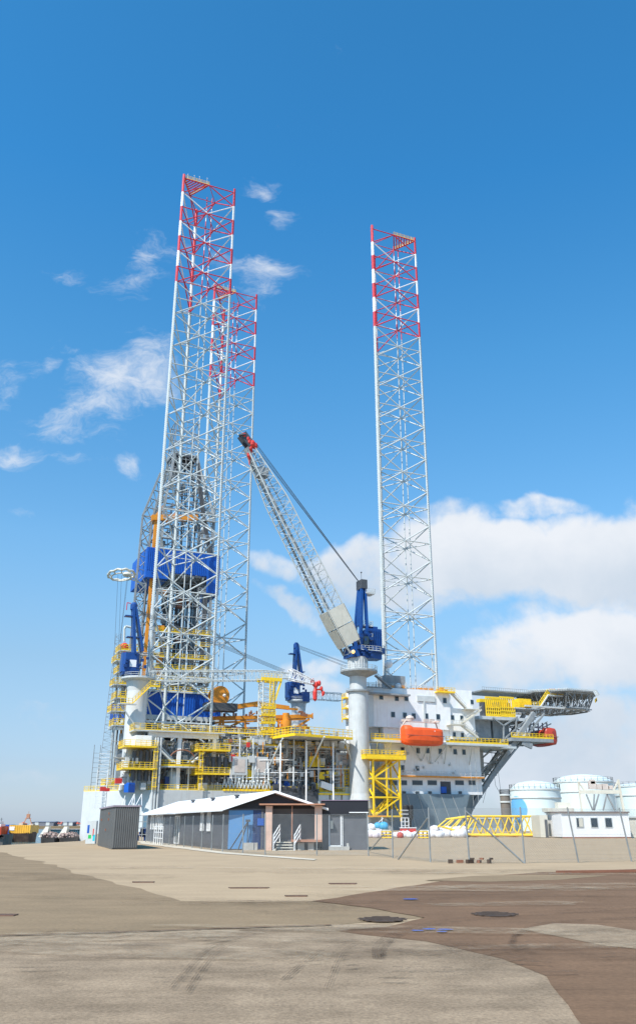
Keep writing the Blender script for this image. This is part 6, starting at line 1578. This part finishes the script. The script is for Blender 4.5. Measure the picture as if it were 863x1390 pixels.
# ------------------------------------------------------------------ harbour on the left
HZ = mat('slate_shed_wall', (.17,.18,.21), .7, var=.1, scale=.05); TILE = mat('red_tile', (.55,.13,.08), .7, var=.15, scale=.2); BRK = mat('pale_far_wall', (.45,.42,.40), .8, var=.2, scale=.1)
mb = MB(); mb.box(-900,20,900,1600,-5,-.5); struct('far_shore', mb, G_DARK)
def shed(px0, px1, pyt, Y, lab, m=HZ, roofm=HZ, gable=False, grp=None):
    a = at(px0,1120,Y); b = at(px1,1120,Y); z = at(px0,pyt,Y).z; t = thing('far_house' if gable else 'far_shed', lab, 'house' if gable else 'shed', ((a.x+b.x)/2,Y,-.5), grp); D = 30 if not gable else 14
    mb = MB(); mb.box(a.x,b.x,Y,Y+D,-.5,z*.75 if not gable else z*.45); mb.build('wall', m, t)
    mb = MB(); z0 = z*.75 if not gable else z*.45; vs = [(a.x-.5,Y-.5,z0),(b.x+.5,Y-.5,z0),(b.x+.5,Y+D+.5,z0),(a.x-.5,Y+D+.5,z0),(a.x+(3 if gable else .4),Y+D/2,z),(b.x-(3 if gable else .4),Y+D/2,z)]
    mb.add(vs, [(0,1,5,4),(2,3,4,5),(1,2,5),(3,0,4),(0,3,2,1)]); mb.build('roof', roofm, t)
    if not gable:
        mb = MB(); n = max(2,int((b.x-a.x)/9))
        for k in range(n): x = a.x+(b.x-a.x)*(k+.3)/n; mb.box(x,x+4,Y-.15,Y-.02,0,3.5)
        mb.build('roller_door', LEGG, t)
shed(43,73,1114.6,1000,'long slate coloured far shed behind the yellow barge, left of the other')
shed(84,99,1115,1000,'shorter slate coloured far shed, right of the other')
for px0, px1, lab in ((74,79,'far red roofed house just right of the long far shed'),(79.5,83.5,'far red roofed house just left of the shorter far shed'),(100,106,'far red roofed house just right of the shorter far shed'),(107,111,'far red roofed house closest to the rig hull'),(26,32,'far red roofed house behind the yellow barge')):
    shed(px0, px1, 1115.5, 1010, lab, BRK, TILE, True, 'far red roofed houses')
def boathull(t, a, b, Yc, beam_, z0, z1, m, name='hull', prow=.12):
    L_ = b-a; mb = MB(); n = 14; vs = []
    for i in range(n+1):
        f = i/n; k = min(1, (f/prow)**.6 if prow else 1, ((1-f)/.06+.35)); sh = .12*(2*f-1)**2
        for s_, zz, kk in ((-1,z0,.75),(-1,z1,1),(1,z1,1),(1,z0,.75)): vs.append((a+L_*f, Yc+s_*beam_/2*max(k,.05)*kk, zz+(sh*(z1-z0) if zz == z1 else 0)))
    mb.add(vs, [(i*4+j,i*4+(j+1)%4,(i+1)*4+(j+1)%4,(i+1)*4+j) for i in range(n) for j in range(4)]+[(0,1,2,3),tuple(range(n*4,n*4+4))[::-1]]); return mb.build(name, m, t)
ZW = -3
def X(px, Y): return at(px,1125,Y).x
# yellow barge
Y = 260; a, b = X(18,Y), X(48,Y); z = lambda py, Y_: at(30,py,Y_).z
t = thing('work_barge', 'yellow orange work barge with dark waterline and a small A frame, moored at the left', 'barge', ((a+b)/2,Y,ZW))
boathull(t, a, b, Y, 8, ZW-.5, z(1131,Y), mat('rusty_dark_hull',(.09,.05,.04),.7,var=.4,streak=.6), 'lower_hull', .03); mb = MB(); mb.box(a+.2,b-.1,Y-3.9,Y+3.9,z(1131,Y)+.01,z(1120,Y)); 
for k in range(9): x = a+.6+(b-a-.8)*k/9; mb.box(x,x+.15,Y-4,Y-3.9,z(1131,Y),z(1120.3,Y))
mb.build('bulwark', mat('barge_yellow',(.80,.42,.04),.5,streak=.5,streakcol=(.4,.14,.04)), t)
mb = MB(); q = at(37,1106,Y); c = X(37,Y)
for s_ in (-1,1): mb.beam((c+s_*1.1*1.2,Y,z(1120,Y)),(c+.2*s_,Y,z(1108,Y)),.2)
mb.cbox((c,Y,z(1107.5,Y)),.9,.6,1); mb.beam((c-.9,Y,z(1111,Y)),(c+.9,Y,z(1111,Y)),.14); mb.tube((c,Y,z(1107,Y)),(c,Y,z(1101,Y)),.05,5); mb.build('a_frame', TRIM, t)
mb = MB(); mb.box(X(27,Y),X(32,Y),Y-1,Y+1,z(1120,Y),z(1117,Y)); mb.box(X(41,Y),X(46,Y),Y-1,Y+1,z(1120,Y),z(1118.5,Y)); mb.build('deck_house', BRK, t)
mb = MB(); p = X(23,Y); mb.box(p-.7,p+.7,Y-4.05,Y-4.01,z(1127,Y),z(1122,Y)); mb.build('white_patch', LEGW, t)
Y = 262; t = thing('blue_container', 'blue steel container left of the yellow barge', 'container', (X(14,Y),Y,-2)); mb = MB(); mb.box(X(10,Y),X(18,Y),Y-2,Y+2,ZW-.5,z(1119.5,Y)); 
for k in range(7): x = X(10,Y)+.2+k*(X(18,Y)-X(10,Y))/7; mb.box(x,x+.1,Y-2.06,Y-2,z(1130,Y),z(1120,Y))
mb.build('shell', BLU, t); mb = MB(); mb.box(X(13,Y),X(15.5,Y),Y-2.12,Y-2.07,z(1125,Y),z(1122.5,Y)); mb.build('white_label', LEGW, t)
Y = 255; t = thing('red_workboat', 'red workboat with white wheelhouse at the left edge', 'boat', (X(2,Y),Y,ZW)); boathull(t, X(-22,Y), X(9.5,Y), Y, 6, ZW-.5, z(1124,Y), mat('boat_red',(.55,.07,.03),.5), 'hull', .1)
mb = MB(); mb.box(X(-12,Y),X(4,Y),Y-2,Y+2,z(1124,Y),z(1118.5,Y)); mb.box(X(-9,Y),X(2,Y),Y-1.6,Y+1.6,z(1118.5,Y),z(1115,Y)); wh = mb.build('wheelhouse', LEGW, t)
mb = MB(); 
for px in (-6,-3,0.3): mb.box(X(px,Y),X(px+1.8,Y),Y-1.66,Y-1.61,z(1118,Y),z(1116.2,Y))
mb.build('window', GLASS, wh); mb = MB(); mb.tube((X(1,Y),Y,z(1115,Y)),(X(1,Y),Y,z(1110,Y)),.07,5); mb.beam((X(-1,Y),Y,z(1112,Y)),(X(3,Y),Y,z(1112,Y)),.08); mb.build('mast', DARK, t)
# two rubble barges
for px0, px1, lab in ((60,82,'low pontoon loaded with pinkish rubble, left of its twin'),(85,109,'low pontoon loaded with pinkish rubble next to the rig hull')):
    Y = 235; a, b = X(px0,Y), X(px1,Y); t = thing('rubble_pontoon', lab, 'pontoon', ((a+b)/2,Y,ZW), 'loaded pontoons'); boathull(t, a, b, Y, 7, ZW-.5, z(1137,Y), mat('pontoon_hull',(.12,.09,.08),.7,var=.4), 'hull', .1)
    mb = MB(); r_ = random.Random(int(px0))
    for k in range(230):
        f = r_.random(); s_ = r_.uniform(.25,.8); h_ = (z(1130,Y)-z(1137,Y))*(1-abs(f-.5)**2*2); mb.cbox((a+.3+(b-a-.6)*f, Y-3+r_.random()*5, z(1137,Y)+r_.random()*h_), s_, s_, s_*.7, r_.random()*3)
    mb.build('rubble', mat('pinkish_rubble',(.45,.33,.29),.85,var=.5,scale=1.5), t)
    mb = MB(); x = a+(b-a)*.08; mb.add([(x-.9,Y-2,z(1136,Y)),(x+1.1,Y-2,z(1136,Y)),(x+1.1,Y+1,z(1136,Y)),(x-.9,Y+1,z(1136,Y)),(x+.5,Y-1.5,z(1122,Y)),(x+1.3,Y-1.5,z(1122,Y)),(x+1.3,Y+.5,z(1122,Y)),(x+.5,Y+.5,z(1122,Y))],[(0,1,5,4),(1,2,6,5),(2,3,7,6),(3,0,4,7),(4,5,6,7)]); mb.build('loading_ramp', CREAM, t)
    mb = MB()
    for k in range(6): x = a+(b-a)*(.25+.12*k); mb.box(x,x+(b-a)*.09,Y+1.6,Y+3.2,z(1134,Y),z(1126+.5*(k%2),Y))
    mb.build('dark_bin', mat('petrol_blue_bin',(.03,.09,.13),.5), t); mb = MB(); mb.box(a+(b-a)*.2,b-.3,Y+1.4,Y+3.4,z(1126,Y)+.05,z(1125,Y)); mb.build('canopy', BRK, t)
Y = 180; t = thing('rusty_pontoon', 'low grey brown floating pontoon at the left edge close to the quay', 'pontoon', (X(10,Y),Y,ZW)); boathull(t, X(-30,Y), X(16,Y), Y, 6, ZW-.5, z(1134.5,Y), mat('dull_pontoon_grey',(.16,.14,.13),.7,streak=.5), 'hull', .02)
mb = MB()
for k in range(14): mb.cbox((X(-8+k*1.7,Y),Y-3,z(1134,Y)+rnd.uniform(-.3,.2)),.5,.3,.5)
mb.build('tyre_fender', BLACK, t)
# dark fence / railing seen between kiosk and building
a = gnd(186,1141.5); b = gnd(199,1141.5); t = thing('quay_railing', 'dark low railing with gear between the corrugated box and the site building', 'railing', ((a.x+b.x)/2,a.y,0)); mb = MB()
for z_ in (.6,1.2,1.8,2.4): mb.beam((a.x-1,a.y,z_),(b.x+.5,a.y,z_),.07)
for k in range(6): x = a.x-1+(b.x-a.x+1.5)*k/5; mb.beam((x,a.y,0),(x,a.y,2.5),.08)
mb.build('rail', MIDG, t); mb = MB()
for k in range(10): mb.cbox((rnd.uniform(a.x-.8,b.x+.3),a.y+1.2,rnd.uniform(.2,1.2)),rnd.uniform(.3,.9),.5,rnd.uniform(.3,.8))
mb.build('stored_gear', DBL, t)
